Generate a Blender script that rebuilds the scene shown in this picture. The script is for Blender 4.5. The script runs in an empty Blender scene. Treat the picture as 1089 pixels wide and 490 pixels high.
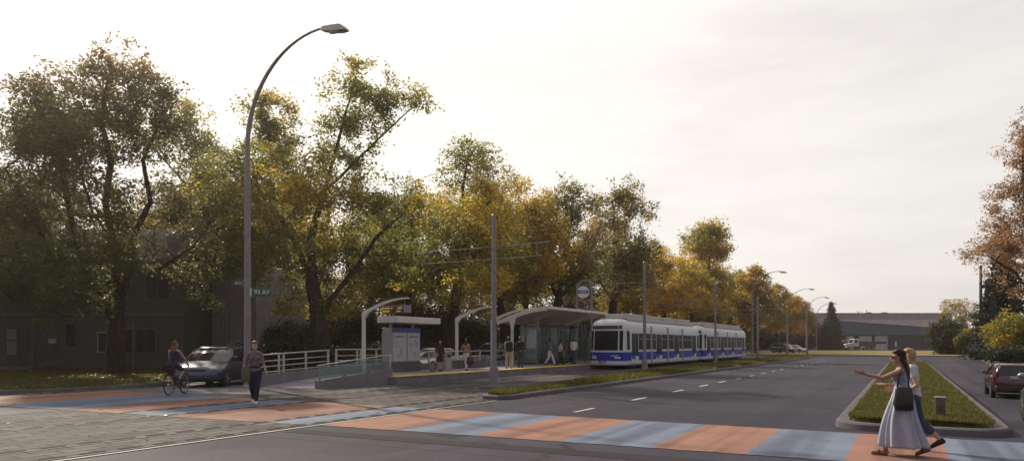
import bpy, bmesh, math, random
import numpy as np
from mathutils import Vector, Matrix
R = math.radians
PI = math.pi
SC = bpy.context.scene
COL = SC.collection
# ---------------------------------------------------------------- survey of the place
# camera stands at the origin 1.65 m up; +Y runs along the street, +X across it to the right
FPX, EYE, VPX, HOR, CXP = 730.0, 1.65, 962.0, 366.0, 544.5
TH = math.atan((VPX - CXP) / FPX)
CT, ST = math.cos(TH), math.sin(TH)


def at(u, d):
    """plan position seen in photo column u at depth d"""
    xc = (u - CXP) / FPX * d
    return (xc * CT - d * ST, xc * ST + d * CT)


def zat(v, d):
    return EYE - (v - HOR) * d / FPX


# ---------------------------------------------------------------- object helpers
def tag(o, label=None, cat=None, group=None, kind=None):
    if label: o['label'] = label
    if cat: o['category'] = cat
    if group: o['group'] = group
    if kind: o['kind'] = kind
    return o


def thing(name, label, cat, loc=(0, 0, 0), rz=0.0, group=None):
    o = bpy.data.objects.new(name, None)
    o.empty_display_size = 0.3
    COL.objects.link(o)
    o.location = loc
    o.rotation_euler = (0, 0, rz)
    return tag(o, label, cat, group)


def copy_tree(o, parent=None):
    c = o.copy()
    COL.objects.link(c)
    if parent is not None:
        c.parent = parent
    for ch in list(o.children):
        copy_tree(ch, c)
    return c


def mesh_np(name, verts, faces, mat, parent=None, smooth=False, attr=None):
    """verts (n,3); faces: (m,k) array of one polygon size, or list of lists"""
    me = bpy.data.meshes.new(name)
    verts = np.asarray(verts, dtype=np.float32)
    if isinstance(faces, np.ndarray):
        m, k = faces.shape
        me.vertices.add(len(verts))
        me.vertices.foreach_set('co', verts.ravel())
        me.loops.add(m * k)
        me.loops.foreach_set('vertex_index', faces.astype(np.int32).ravel())
        me.polygons.add(m)
        me.polygons.foreach_set('loop_start', np.arange(0, m * k, k, dtype=np.int32))
        me.polygons.foreach_set('loop_total', np.full(m, k, dtype=np.int32))
        me.update(calc_edges=True)
    else:
        me.from_pydata([tuple(map(float, v)) for v in verts], [], faces)
        me.update()
    if attr is not None:
        a = me.attributes.new('tint', 'FLOAT', 'POINT')
        a.data.foreach_set('value', np.asarray(attr, dtype=np.float32))
    if smooth:
        me.polygons.foreach_set('use_smooth', np.ones(len(me.polygons), dtype=bool))
    if mat:
        me.materials.append(mat)
    o = bpy.data.objects.new(name, me)
    COL.objects.link(o)
    if parent is not None:
        o.parent = parent
    return o


class MB:
    """collects primitive shapes; build() links them as one mesh object"""

    def __init__(self):
        self.v = []
        self.f = []

    def add(self, vs, fs):
        n = len(self.v)
        self.v.extend([tuple(v) for v in vs])
        self.f.extend([[i + n for i in f] for f in fs])
        return self

    def box(self, x0, x1, y0, y1, z0, z1, bev=0.0, M=None):
        if bev > 0:
            b = min(bev, (x1 - x0) * .45, (y1 - y0) * .45, (z1 - z0) * .45)
            vs = []
            idx = {}
            for sx in (0, 1):
                for sy in (0, 1):
                    for sz in (0, 1):
                        X, Y, Z = (x0, x1)[sx], (y0, y1)[sy], (z0, z1)[sz]
                        dx, dy, dz = (b, -b)[sx], (b, -b)[sy], (b, -b)[sz]
                        for a, p in enumerate(((X, Y + dy, Z + dz), (X + dx, Y, Z + dz), (X + dx, Y + dy, Z))):
                            idx[sx, sy, sz, a] = len(vs)
                            vs.append(p)
            fs = []
            for s in (0, 1):
                q = [(0, 0), (1, 0), (1, 1), (0, 1)]
                for a in range(3):
                    face = []
                    for (i, j) in q:
                        k = [0, 0, 0]
                        k[a] = s
                        k[(a + 1) % 3] = i
                        k[(a + 2) % 3] = j
                        face.append(idx[(*k, a)])
                    fs.append(face if s else face[::-1])
            for a in range(3):
                b1, b2 = (a + 1) % 3, (a + 2) % 3
                for i in (0, 1):
                    for j in (0, 1):
                        k0 = [0, 0, 0]; k1 = [0, 0, 0]
                        k0[a] = 0; k1[a] = 1
                        k0[b1] = k1[b1] = i
                        k0[b2] = k1[b2] = j
                        face = [idx[(*k0, b1)], idx[(*k1, b1)], idx[(*k1, b2)], idx[(*k0, b2)]]
                        fs.append(face if (i ^ j) else face[::-1])
            for sx in (0, 1):
                for sy in (0, 1):
                    for sz in (0, 1):
                        fa = [idx[sx, sy, sz, a] for a in range(3)]
                        fs.append(fa if (sx + sy + sz) % 2 else fa[::-1])
        else:
            vs = [(x, y, z) for z in (z0, z1) for y in (y0, y1) for x in (x0, x1)]
            fs = [[0, 2, 3, 1], [4, 5, 7, 6], [0, 1, 5, 4], [2, 6, 7, 3], [0, 4, 6, 2], [1, 3, 7, 5]]
        if M is not None:
            vs = [tuple(M @ Vector(v)) for v in vs]
        return self.add(vs, fs)

    def bar(self, p, q, w, t, up=(0, 0, 1), bev=0.0):
        """box beam from p to q, w wide (sideways), t thick (along up)"""
        p, q = Vector(p), Vector(q)
        d = q - p
        L = d.length
        d.normalize()
        up = Vector(up)
        if abs(d.dot(up)) > .98:
            up = Vector((0, 1, 0))
        s = d.cross(up).normalized()
        u = s.cross(d).normalized()
        M = Matrix(((s.x, d.x, u.x, p.x), (s.y, d.y, u.y, p.y), (s.z, d.z, u.z, p.z), (0, 0, 0, 1)))
        return self.box(-w / 2, w / 2, 0, L, -t / 2, t / 2, bev, M)

    def tube(self, pts, r, n=10, cap=True):
        """round tube through pts; r one radius or one per point"""
        P = [Vector(p) for p in pts]
        rr = [r] * len(P) if not hasattr(r, '__len__') else list(r)
        vs, fs = [], []
        ref = None
        for i, p in enumerate(P):
            t = (P[min(i + 1, len(P) - 1)] - P[max(i - 1, 0)]).normalized()
            if ref is None:
                ref = Vector((0, 0, 1)) if abs(t.z) < .9 else Vector((1, 0, 0))
            a = (ref - t * ref.dot(t)).normalized()
            b = t.cross(a)
            ref = a
            for k in range(n):
                g = 2 * PI * k / n
                vs.append(p + (a * math.cos(g) + b * math.sin(g)) * rr[i])
        for i in range(len(P) - 1):
            for k in range(n):
                k2 = (k + 1) % n
                fs.append([i * n + k, i * n + k2, (i + 1) * n + k2, (i + 1) * n + k])
        if cap:
            fs.append(list(range(n))[::-1])
            fs.append([(len(P) - 1) * n + k for k in range(n)])
        return self.add(vs, fs)

    def cyl(self, c, r, h, n=16, axis='z', r2=None):
        """cylinder from c along axis by h"""
        r2 = r if r2 is None else r2
        a = {'x': (1, 0, 0), 'y': (0, 1, 0), 'z': (0, 0, 1)}[axis]
        c = Vector(c)
        return self.tube([c, c + Vector(a) * h], [r, r2], n)

    def ring(self, c, R0, r, axis='x', n=24, m=8):
        vs, fs = [], []
        for i in range(n):
            g = 2 * PI * i / n
            for k in range(m):
                e = 2 * PI * k / m
                q = R0 + r * math.cos(e)
                w = r * math.sin(e)
                a, b = q * math.cos(g), q * math.sin(g)
                vs.append({'x': (c[0] + w, c[1] + a, c[2] + b), 'y': (c[0] + a, c[1] + w, c[2] + b), 'z': (c[0] + a, c[1] + b, c[2] + w)}[axis])
        for i in range(n):
            for k in range(m):
                i2, k2 = (i + 1) % n, (k + 1) % m
                fs.append([i * m + k, i2 * m + k, i2 * m + k2, i * m + k2])
        return self.add(vs, fs)

    def ell(self, c, rx, ry, rz, nu=12, nv=8, M=None):
        vs = [(c[0], c[1], c[2] - rz)]
        for j in range(1, nv):
            b = -PI / 2 + PI * j / nv
            for i in range(nu):
                a = 2 * PI * i / nu
                vs.append((c[0] + rx * math.cos(b) * math.cos(a), c[1] + ry * math.cos(b) * math.sin(a), c[2] + rz * math.sin(b)))
        vs.append((c[0], c[1], c[2] + rz))
        fs = [[0, 1 + (i + 1) % nu, 1 + i] for i in range(nu)]
        for j in range(nv - 2):
            for i in range(nu):
                a, b = 1 + j * nu + i, 1 + j * nu + (i + 1) % nu
                fs.append([a, b, b + nu, a + nu])
        t = len(vs) - 1
        fs += [[t, t - nu + i, t - nu + (i + 1) % nu] for i in range(nu)]
        if M is not None:
            vs = [tuple(M @ Vector(v)) for v in vs]
        return self.add(vs, fs)

    def cap(self, p, q, r1, r2, n=10):
        """tapered capsule: closed, for voxel-joined bodies"""
        p, q = Vector(p), Vector(q)
        d = q - p
        if d.length < 1e-5:
            return self.ell(p, r1, r1, r1)
        t = d.normalized()
        pts, rr = [], []
        for k in range(4):
            a = PI / 2 * (1 - k / 4)
            pts.append(p - t * r1 * math.sin(a) * .999); rr.append(max(r1 * math.cos(a), r1 * .05))
        pts.append(p); rr.append(r1)
        pts.append(q); rr.append(r2)
        for k in range(1, 5):
            a = PI / 2 * k / 4
            pts.append(q + t * r2 * math.sin(a) * .999); rr.append(max(r2 * math.cos(a), r2 * .05))
        return self.tube(pts, rr, n)

    def chain(self, pts, rr, n=10):
        for i in range(len(pts) - 1):
            self.cap(pts[i], pts[i + 1], rr[i], rr[i + 1], n)
        return self

    def poly(self, pts, z0, z1):
        """vertical prism over a plan polygon (counter-clockwise)"""
        n = len(pts)
        vs = [(x, y, z0) for x, y in pts] + [(x, y, z1) for x, y in pts]
        fs = [list(range(n))[::-1], list(range(n, 2 * n))]
        fs += [[i, (i + 1) % n, n + (i + 1) % n, n + i] for i in range(n)]
        return self.add(vs, fs)

    def quad(self, a, b, c, d):
        return self.add([a, b, c, d], [[0, 1, 2, 3]])

    def loft(self, rings, close=True, caps=True):
        n = len(rings[0])
        vs = [p for r in rings for p in r]
        fs = []
        for i in range(len(rings) - 1):
            for k in range(n if close else n - 1):
                k2 = (k + 1) % n
                fs.append([i * n + k, i * n + k2, (i + 1) * n + k2, (i + 1) * n + k])
        if caps and close:
            fs.append(list(range(n))[::-1])
            fs.append([(len(rings) - 1) * n + k for k in range(n)])
        return self.add(vs, fs)

    def build(self, name, mat, parent=None, smooth=False, loc=None):
        o = mesh_np(name, np.array(self.v), self.f, mat, parent, smooth)
        if smooth == 'auto':
            o.data.polygons.foreach_set('use_smooth', np.ones(len(o.data.polygons), dtype=bool))
            try:
                o.data.set_sharp_from_angle(angle=R(35))
            except Exception:
                pass
        if loc is not None:
            o.location = loc
        return o


def struct(o):
    o['kind'] = 'structure'
    return o


# ---------------------------------------------------------------- materials
MATS = {}


def nt_new(name):
    m = bpy.data.materials.new(name)
    m.use_nodes = True
    nt = m.node_tree
    nt.nodes.clear()
    out = nt.nodes.new('ShaderNodeOutputMaterial')
    return m, nt, out


def N(nt, t, **kw):
    n = nt.nodes.new(t)
    for k, v in kw.items():
        if k.startswith('i_'):
            n.inputs[k[2:].replace('_', ' ')].default_value = v
        else:
            setattr(n, k, v)
    return n


def ramp(nt, fac, stops, interp='LINEAR'):
    r = nt.nodes.new('ShaderNodeValToRGB')
    r.color_ramp.interpolation = interp
    e = r.color_ramp.elements
    while len(e) < len(stops):
        e.new(.5)
    for el, (p, c) in zip(e, stops):
        el.position = p
        el.color = (*c, 1) if len(c) == 3 else c
    nt.links.new(fac, r.inputs[0])
    return r.outputs[0]


def mixc(nt, fac, a, b, mode='MIX'):
    m = nt.nodes.new('ShaderNodeMix')
    m.data_type = 'RGBA'
    m.blend_type = mode
    for sock, val in ((m.inputs[0], fac), (m.inputs[6], a), (m.inputs[7], b)):
        if hasattr(val, 'is_output'):
            nt.links.new(val, sock)
        elif isinstance(val, (int, float)):
            sock.default_value = val
        else:
            sock.default_value = (*val, 1) if len(val) == 3 else val
    return m.outputs[2]


def noise(nt, vec, scale, detail=4, rough=.55, dim=None):
    n = nt.nodes.new('ShaderNodeTexNoise')
    n.inputs['Scale'].default_value = scale
    n.inputs['Detail'].default_value = detail
    n.inputs['Roughness'].default_value = rough
    if vec is not None:
        nt.links.new(vec, n.inputs['Vector'])
    return n.outputs['Fac']


def bump(nt, h, strength=.3, dist=.02):
    b = nt.nodes.new('ShaderNodeBump')
    b.inputs['Strength'].default_value = strength
    b.inputs['Distance'].default_value = dist
    nt.links.new(h, b.inputs['Height'])
    return b.outputs[0]


def mat(name, col, rough=.6, metal=0.0, var=.12, scale=6.0, bumps=0.0, spec=.5, coat=0.0, emit=None, trans=0.0, world=False):
    """principled surface with procedural wear"""
    if name in MATS:
        return MATS[name]
    m, nt, out = nt_new(name)
    b = N(nt, 'ShaderNodeBsdfPrincipled')
    tc = N(nt, 'ShaderNodeTexCoord')
    geo = N(nt, 'ShaderNodeNewGeometry')
    vec = geo.outputs['Position'] if world else tc.outputs['Object']
    f1 = noise(nt, vec, scale, 5)
    lo = tuple(c * (1 - var) for c in col)
    hi = tuple(min(1, c * (1 + var)) for c in col)
    nt.links.new(ramp(nt, f1, [(.3, lo), (.7, hi)]), b.inputs['Base Color'])
    f2 = noise(nt, vec, scale * 3.1, 3)
    rr = N(nt, 'ShaderNodeMapRange')
    rr.inputs['To Min'].default_value = max(.02, rough - .08)
    rr.inputs['To Max'].default_value = min(1, rough + .08)
    nt.links.new(f2, rr.inputs['Value'])
    nt.links.new(rr.outputs[0], b.inputs['Roughness'])
    b.inputs['Metallic'].default_value = metal
    b.inputs['Specular IOR Level'].default_value = spec
    b.inputs['Coat Weight'].default_value = coat
    b.inputs['Coat Roughness'].default_value = .05
    b.inputs['Transmission Weight'].default_value = trans
    if emit:
        b.inputs['Emission Color'].default_value = (*emit[0], 1)
        b.inputs['Emission Strength'].default_value = emit[1]
    if bumps:
        nt.links.new(bump(nt, f2, bumps, .02), b.inputs['Normal'])
    nt.links.new(b.outputs[0], out.inputs[0])
    MATS[name] = m
    return m


def glass(name, tint=(.8, .9, .9), refl=.12, rough=.02):
    """thin sheet glass: mostly transparent with fresnel reflection"""
    if name in MATS:
        return MATS[name]
    m, nt, out = nt_new(name)
    g = N(nt, 'ShaderNodeBsdfGlossy')
    g.inputs['Roughness'].default_value = rough
    t = N(nt, 'ShaderNodeBsdfTransparent')
    t.inputs['Color'].default_value = (*tint, 1)
    lw = N(nt, 'ShaderNodeLayerWeight')
    lw.inputs['Blend'].default_value = .12
    mr = N(nt, 'ShaderNodeMapRange')
    mr.inputs['To Min'].default_value = refl
    mr.inputs['To Max'].default_value = .6
    nt.links.new(lw.outputs['Fresnel'], mr.inputs['Value'])
    mx = N(nt, 'ShaderNodeMixShader')
    nt.links.new(mr.outputs[0], mx.inputs[0])
    df = N(nt, 'ShaderNodeBsdfDiffuse')
    df.inputs['Color'].default_value = (.50, .55, .57, 1)
    m2 = N(nt, 'ShaderNodeMixShader')
    m2.inputs[0].default_value = .17        # pale grey-blue diffuse share that keeps the pane visible
    nt.links.new(t.outputs[0], m2.inputs[1])
    nt.links.new(df.outputs[0], m2.inputs[2])
    nt.links.new(m2.outputs[0], mx.inputs[1])
    nt.links.new(g.outputs[0], mx.inputs[2])
    nt.links.new(mx.outputs[0], out.inputs[0])
    MATS[name] = m
    return m


def leaf_mat(name, stops, transl=.55):
    """leaf colours along the 'tint' attribute (species and autumn state), diffuse + translucent"""
    if name in MATS:
        return MATS[name]
    m, nt, out = nt_new(name)
    a = N(nt, 'ShaderNodeAttribute', attribute_name='tint')
    c = ramp(nt, a.outputs['Fac'], stops)
    d = N(nt, 'ShaderNodeBsdfPrincipled')
    d.inputs['Roughness'].default_value = .5
    d.inputs['Specular IOR Level'].default_value = .35
    nt.links.new(c, d.inputs['Base Color'])
    hs = N(nt, 'ShaderNodeHueSaturation')
    hs.inputs['Saturation'].default_value = 1.04
    hs.inputs['Value'].default_value = 2.7
    nt.links.new(c, hs.inputs['Color'])
    t = N(nt, 'ShaderNodeBsdfTranslucent')
    nt.links.new(hs.outputs[0], t.inputs['Color'])
    mx = N(nt, 'ShaderNodeMixShader')
    mx.inputs[0].default_value = transl
    nt.links.new(d.outputs[0], mx.inputs[1])
    nt.links.new(t.outputs[0], mx.inputs[2])
    nt.links.new(mx.outputs[0], out.inputs[0])
    MATS[name] = m
    return m


def text_mesh(txt, size, mat_, name, parent, loc, rot, align='CENTER', depth=.003):
    cu = bpy.data.curves.new(name, 'FONT')
    cu.body = txt
    cu.size = size
    cu.align_x = align
    cu.align_y = 'CENTER'
    cu.extrude = depth
    cu.offset = size * .012
    cu.resolution_u = 3
    tmp = bpy.data.objects.new(name + '_curve', cu)
    COL.objects.link(tmp)
    dg = bpy.context.evaluated_depsgraph_get()
    me = bpy.data.meshes.new_from_object(tmp.evaluated_get(dg))
    bpy.data.objects.remove(tmp)
    bpy.data.curves.remove(cu)
    me.materials.clear()
    me.materials.append(mat_)
    o = bpy.data.objects.new(name, me)
    COL.objects.link(o)
    o.parent = parent
    o.location = loc
    o.rotation_euler = rot
    return o


# ---------------------------------------------------------------- camera, sky, sun
cam = bpy.data.cameras.new('camera')
co = bpy.data.objects.new('camera', cam)
COL.objects.link(co)
co.location = (0, 0, EYE)
co.rotation_euler = (R(90), 0, TH)
cam.sensor_width = 36
cam.lens = FPX / 1089 * 36
cam.shift_y = (HOR - 245) / 1089
cam.clip_start = .05
cam.clip_end = 4000
SC.camera = co
SC.render.engine = 'CYCLES'
SC.cycles.use_denoising = True
SC.cycles.max_bounces = 8
SC.cycles.transparent_max_bounces = 16
SC.cycles.sample_clamp_indirect = 6
SC.view_settings.view_transform = 'Standard'
SC.view_settings.look = 'None'
SC.view_settings.gamma = 1
SC.view_settings.exposure = 0.0

SUN_DIR = Vector((-0.92, 0.40, 0)).normalized()   # plan direction towards the sun
SUN_EL = R(36)
sv = Vector((SUN_DIR.x * math.cos(SUN_EL), SUN_DIR.y * math.cos(SUN_EL), math.sin(SUN_EL)))
sl = bpy.data.lights.new('sun', 'SUN')
sl.energy = 4.9
sl.angle = R(1.2)
sl.color = (1, .87, .69)
so = bpy.data.objects.new('sun', sl)
COL.objects.link(so)
so.rotation_euler = sv.to_track_quat('Z', 'Y').to_euler()

w = bpy.data.worlds.new('World')
SC.world = w
w.use_nodes = True
nt = w.node_tree
nt.nodes.clear()
out = nt.nodes.new('ShaderNodeOutputWorld')
bg = nt.nodes.new('ShaderNodeBackground')
bg.inputs['Strength'].default_value = .1
sky = nt.nodes.new('ShaderNodeTexSky')
sky.sky_type = 'NISHITA'
sky.sun_disc = False
sky.sun_elevation = SUN_EL
sky.sun_rotation = math.atan2(sv.x, sv.y)
sky.dust_density = 3
tc = nt.nodes.new('ShaderNodeTexCoord')
mp = nt.nodes.new('ShaderNodeMapping')
mp.inputs['Scale'].default_value = (1.0, 1.0, 4.2)
nt.links.new(tc.outputs['Generated'], mp.inputs['Vector'])
n1 = noise(nt, mp.outputs[0], 2.3, 7, .55)
n2 = noise(nt, mp.outputs[0], 5.5, 6, .6)
# layered overcast: bright thin cloud with soft grey streaks
cl = ramp(nt, n1, [(.27, (9.1, 8.75, 8.6)), (.44, (9.9, 9.55, 9.2)), (.62, (10.35, 10.0, 9.55))])
cl2 = ramp(nt, n2, [(.33, (.935, .935, .945)), (.58, (1.0, 1.0, 1.0))])
cl = mixc(nt, 1.0, cl, cl2, 'MULTIPLY')
# the cloud deck is brighter and warmer where the sun stands behind it
dt = nt.nodes.new('ShaderNodeVectorMath')
dt.operation = 'DOT_PRODUCT'
nrm = nt.nodes.new('ShaderNodeVectorMath')
nrm.operation = 'NORMALIZE'
nt.links.new(tc.outputs['Generated'], nrm.inputs[0])
nt.links.new(nrm.outputs[0], dt.inputs[0])
gl = Vector((-0.72, 0.69, .42)).normalized()
dt.inputs[1].default_value = gl
glow = ramp(nt, dt.outputs['Value'], [(0.0, (.45, .45, .50)), (.38, (.58, .58, .62)), (.54, (.88, .87, .87)), (.72, (.965, .955, .94)), (.90, (1.07, 1.055, 1.03)), (.98, (1.18, 1.15, 1.10))])
cl = mixc(nt, 1.0, cl, glow, 'MULTIPLY')
skyc = mixc(nt, .93, sky.outputs[0], cl)
nt.links.new(skyc, bg.inputs['Color'])
nt.links.new(bg.outputs[0], out.inputs['Surface'])
# ================================================================ ground materials
def ground_mat(name, build):
    m, nt, out = nt_new(name)
    b = N(nt, 'ShaderNodeBsdfPrincipled')
    geo = N(nt, 'ShaderNodeNewGeometry')
    build(nt, geo.outputs['Position'], b)
    nt.links.new(b.outputs[0], out.inputs[0])
    MATS[name] = m
    return m


def vmap(nt, vec, scale=(1, 1, 1), rot=0.0, loc=(0, 0, 0)):
    mp = N(nt, 'ShaderNodeMapping')
    mp.inputs['Scale'].default_value = scale
    mp.inputs['Rotation'].default_value = (0, 0, rot)
    mp.inputs['Location'].default_value = loc
    nt.links.new(vec, mp.inputs['Vector'])
    return mp.outputs[0]


def asphalt(nt, P, b):
    big = noise(nt, P, .22, 4)
    c = ramp(nt, big, [(.3, (.026, .0245, .037)), (.7, (.043, .040, .059))])
    # wheel tracks and oil line along the street
    tr = noise(nt, vmap(nt, P, (1.1, .035, 1)), 1.0, 3)
    c = mixc(nt, .8, c, ramp(nt, tr, [(.35, (.80, .80, .80)), (.65, (1.2, 1.2, 1.2))]), 'MULTIPLY')
    grit = noise(nt, P, 17, 4, .8)
    c = mixc(nt, .8, c, ramp(nt, grit, [(.36, (.70,) * 3), (.66, (1.38,) * 3)]), 'MULTIPLY')
    # old repairs: patches of slightly different mix
    pv = N(nt, 'ShaderNodeTexVoronoi', feature='F1', distance='CHEBYCHEV')
    pv.inputs['Scale'].default_value = .21
    nt.links.new(P, pv.inputs['Vector'])
    sx = N(nt, 'ShaderNodeSeparateColor')
    nt.links.new(pv.outputs['Color'], sx.inputs[0])
    c = mixc(nt, .85, c, ramp(nt, sx.outputs[0], [(.2, (.80,) * 3), (.35, (1.0,) * 3), (.8, (1.06,) * 3), (.9, (1.22,) * 3)]), 'MULTIPLY')
    st = noise(nt, P, .9, 5, .7)
    c = mixc(nt, ramp(nt, st, [(.62, (0, 0, 0)), (.78, (.55,) * 3)]), c, (.014, .013, .017))
    fine = noise(nt, P, 55, 3, .7)
    c = mixc(nt, .75, c, ramp(nt, fine, [(.3, (.62, .62, .62)), (.72, (1.45, 1.45, 1.42))]), 'MULTIPLY')
    # sealed cracks
    vo = N(nt, 'ShaderNodeTexVoronoi', feature='DISTANCE_TO_EDGE')
    vo.inputs['Scale'].default_value = .16
    wv = N(nt, 'ShaderNodeVectorMath', operation='ADD')
    nz = N(nt, 'ShaderNodeTexNoise')
    nz.inputs['Scale'].default_value = 1.2
    nz.inputs['Detail'].default_value = 4
    nt.links.new(P, nz.inputs['Vector'])
    sc = N(nt, 'ShaderNodeVectorMath', operation='SCALE')
    sc.inputs['Scale'].default_value = 1.3
    nt.links.new(nz.outputs['Color'], sc.inputs[0])
    nt.links.new(P, wv.inputs[0])
    nt.links.new(sc.outputs[0], wv.inputs[1])
    nt.links.new(wv.outputs[0], vo.inputs['Vector'])
    c = mixc(nt, ramp(nt, vo.outputs['Distance'], [(.0, (1, 1, 1)), (.010, (0, 0, 0))]), c, (.012, .011, .013))
    nt.links.new(c, b.inputs['Base Color'])
    nt.links.new(ramp(nt, big, [(.3, (.62,) * 3), (.7, (.8,) * 3)]), b.inputs['Roughness'])
    b.inputs['Specular IOR Level'].default_value = .12
    nt.links.new(bump(nt, fine, .5, .008), b.inputs['Normal'])


def pavers(nt, P, b):
    br = N(nt, 'ShaderNodeTexBrick')
    br.inputs['Scale'].default_value = 1.0
    br.inputs['Brick Width'].default_value = .60
    br.inputs['Row Height'].default_value = .30
    br.inputs['Mortar Size'].default_value = .03
    br.inputs['Mortar Smooth'].default_value = .3
    br.inputs['Bias'].default_value = -.1
    br.inputs['Color1'].default_value = (.112, .106, .108, 1)
    br.inputs['Color2'].default_value = (.056, .052, .055, 1)
    br.inputs['Mortar'].default_value = (.016, .014, .016, 1)
    nt.links.new(vmap(nt, P, (1, 1, 1), R(90)), br.inputs['Vector'])
    n = noise(nt, P, .5, 5)
    c = mixc(nt, .9, br.outputs['Color'], ramp(nt, n, [(.3, (.72, .72, .72)), (.7, (1.3, 1.28, 1.24))]), 'MULTIPLY')
    n2 = noise(nt, vmap(nt, P, (2.2, .16, 1)), 1.0, 4)
    c = mixc(nt, .45, c, ramp(nt, n2, [(.38, (.6, .6, .6)), (.62, (1.35, 1.35, 1.33))]), 'MULTIPLY')
    f = noise(nt, P, 70, 2)
    c = mixc(nt, .5, c, ramp(nt, f, [(.3, (.7, .7, .7)), (.7, (1.3, 1.3, 1.3))]), 'MULTIPLY')
    nt.links.new(c, b.inputs['Base Color'])
    b.inputs['Roughness'].default_value = .8
    b.inputs['Specular IOR Level'].default_value = .12
    nt.links.new(bump(nt, br.outputs['Fac'], -.5, .01), b.inputs['Normal'])


def paint_on_asphalt(col, wear=.35):
    def f(nt, P, b):
        n = noise(nt, P, 1.1, 6, .62)
        g = noise(nt, P, 42, 3, .7)
        c = ramp(nt, n, [(.3, tuple(q * .80 for q in col)), (.7, tuple(q * 1.10 for q in col))])
        c = mixc(nt, .6, c, ramp(nt, g, [(.3, (.74,) * 3), (.7, (1.2,) * 3)]), 'MULTIPLY')
        tr = noise(nt, vmap(nt, P, (1.6, .06, 1)), 1.0, 3)
        c = mixc(nt, .9, c, ramp(nt, tr, [(.40, (.62, .61, .63)), (.57, (1.06,) * 3)]), 'MULTIPLY')
        n2 = noise(nt, P, 26, 5, .75)
        c = mixc(nt, ramp(nt, n2, [(.56, (0, 0, 0)), (.72, (wear,) * 3)]), c, (.06, .055, .06))
        nt.links.new(c, b.inputs['Base Color'])
        b.inputs['Roughness'].default_value = .75
        b.inputs['Specular IOR Level'].default_value = .15
        nt.links.new(bump(nt, g, .4, .006), b.inputs['Normal'])
    return f


def grass_ground(c0, c1, c2):
    def f(nt, P, b):
        n = noise(nt, P, .35, 5)
        n2 = noise(nt, P, 9, 4, .7)
        c = ramp(nt, n, [(.3, c0), (.5, c1), (.7, c2)])
        c = mixc(nt, .8, c, ramp(nt, n2, [(.3, (.55,) * 3), (.7, (1.5,) * 3)]), 'MULTIPLY')
        nt.links.new(c, b.inputs['Base Color'])
        b.inputs['Roughness'].default_value = .9
        b.inputs['Specular IOR Level'].default_value = .15
        nt.links.new(bump(nt, n2, .8, .05), b.inputs['Normal'])
    return f


def concrete_f(col):
    def f(nt, P, b):
        n = noise(nt, P, 1.6, 6, .6)
        g = noise(nt, P, 40, 3)
        c = ramp(nt, n, [(.3, tuple(q * .75 for q in col)), (.7, tuple(q * 1.15 for q in col))])
        c = mixc(nt, .5, c, ramp(nt, g, [(.3, (.8,) * 3), (.7, (1.2,) * 3)]), 'MULTIPLY')
        nt.links.new(c, b.inputs['Base Color'])
        b.inputs['Roughness'].default_value = .85
        b.inputs['Specular IOR Level'].default_value = .12
        nt.links.new(bump(nt, g, .3, .006), b.inputs['Normal'])
    return f


M_ASPH = ground_mat('asphalt', asphalt)
M_PAVE = ground_mat('paving', pavers)
M_ORANGE = ground_mat('orange_crossing', paint_on_asphalt((.285, .150, .112)))
M_BLUE = ground_mat('blue_crossing', paint_on_asphalt((.155, .190, .26)))
M_WHITE = ground_mat('road_paint', paint_on_asphalt((.55, .54, .52), .8))
M_GROUND = ground_mat('dry_grass_ground', grass_ground((.085, .080, .022), (.12, .105, .035), (.16, .13, .05)))
M_LAWN = ground_mat('lawn_ground', grass_ground((.035, .045, .010), (.06, .065, .016), (.10, .09, .03)))
M_CONC = ground_mat('concrete', concrete_f((.135, .13, .14)))
M_KERB = ground_mat('kerb_concrete', concrete_f((.125, .118, .125)))
M_DARK = ground_mat('dark_joint', concrete_f((.007, .006, .007)))
M_YELLOW = ground_mat('yellow_tactile', concrete_f((.62, .45, .06)))
M_PLAT = ground_mat('platform_slab', concrete_f((.24, .235, .26)))


def sstep(a, b, x):
    t = min(1, max(0, (x - a) / (b - a)))
    return t * t * (3 - 2 * t)


def sag(y):
    """the right-hand carriageway dips and climbs back"""
    return -.85 * sstep(14.5, 33, y) * (1 - sstep(56, 92, y))


def sheet(name, pts, z, m):
    o = mesh_np(name, [(x, y, z) for x, y in pts], [list(range(len(pts)))], m)
    return struct(o)


# ---------------------------------------------------------------- ground
xs = [-320, -150, -60, -20, 1.2, 1.9, 4, 6.6, 7.2, 7.8, 8.5, 9.2, 10, 14, 40, 120, 320]
ys = [-125, -60, 0, 14, 16] + list(range(18, 96, 3)) + [100, 120, 200, 300, 435]
vs, fs = [], []
for y in ys:
    for x in xs:
        z = -.02
        if 1.5 < x:
            z += (sag(y) - .05) * (1 - sstep(6.6, 10, x))
        vs.append((x, y, z))
nx = len(xs)
for j in range(len(ys) - 1):
    for i in range(nx - 1):
        fs.append([j * nx + i, j * nx + i + 1, (j + 1) * nx + i + 1, (j + 1) * nx + i])
struct(mesh_np('ground', vs, fs, M_GROUND, smooth=True))

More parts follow.
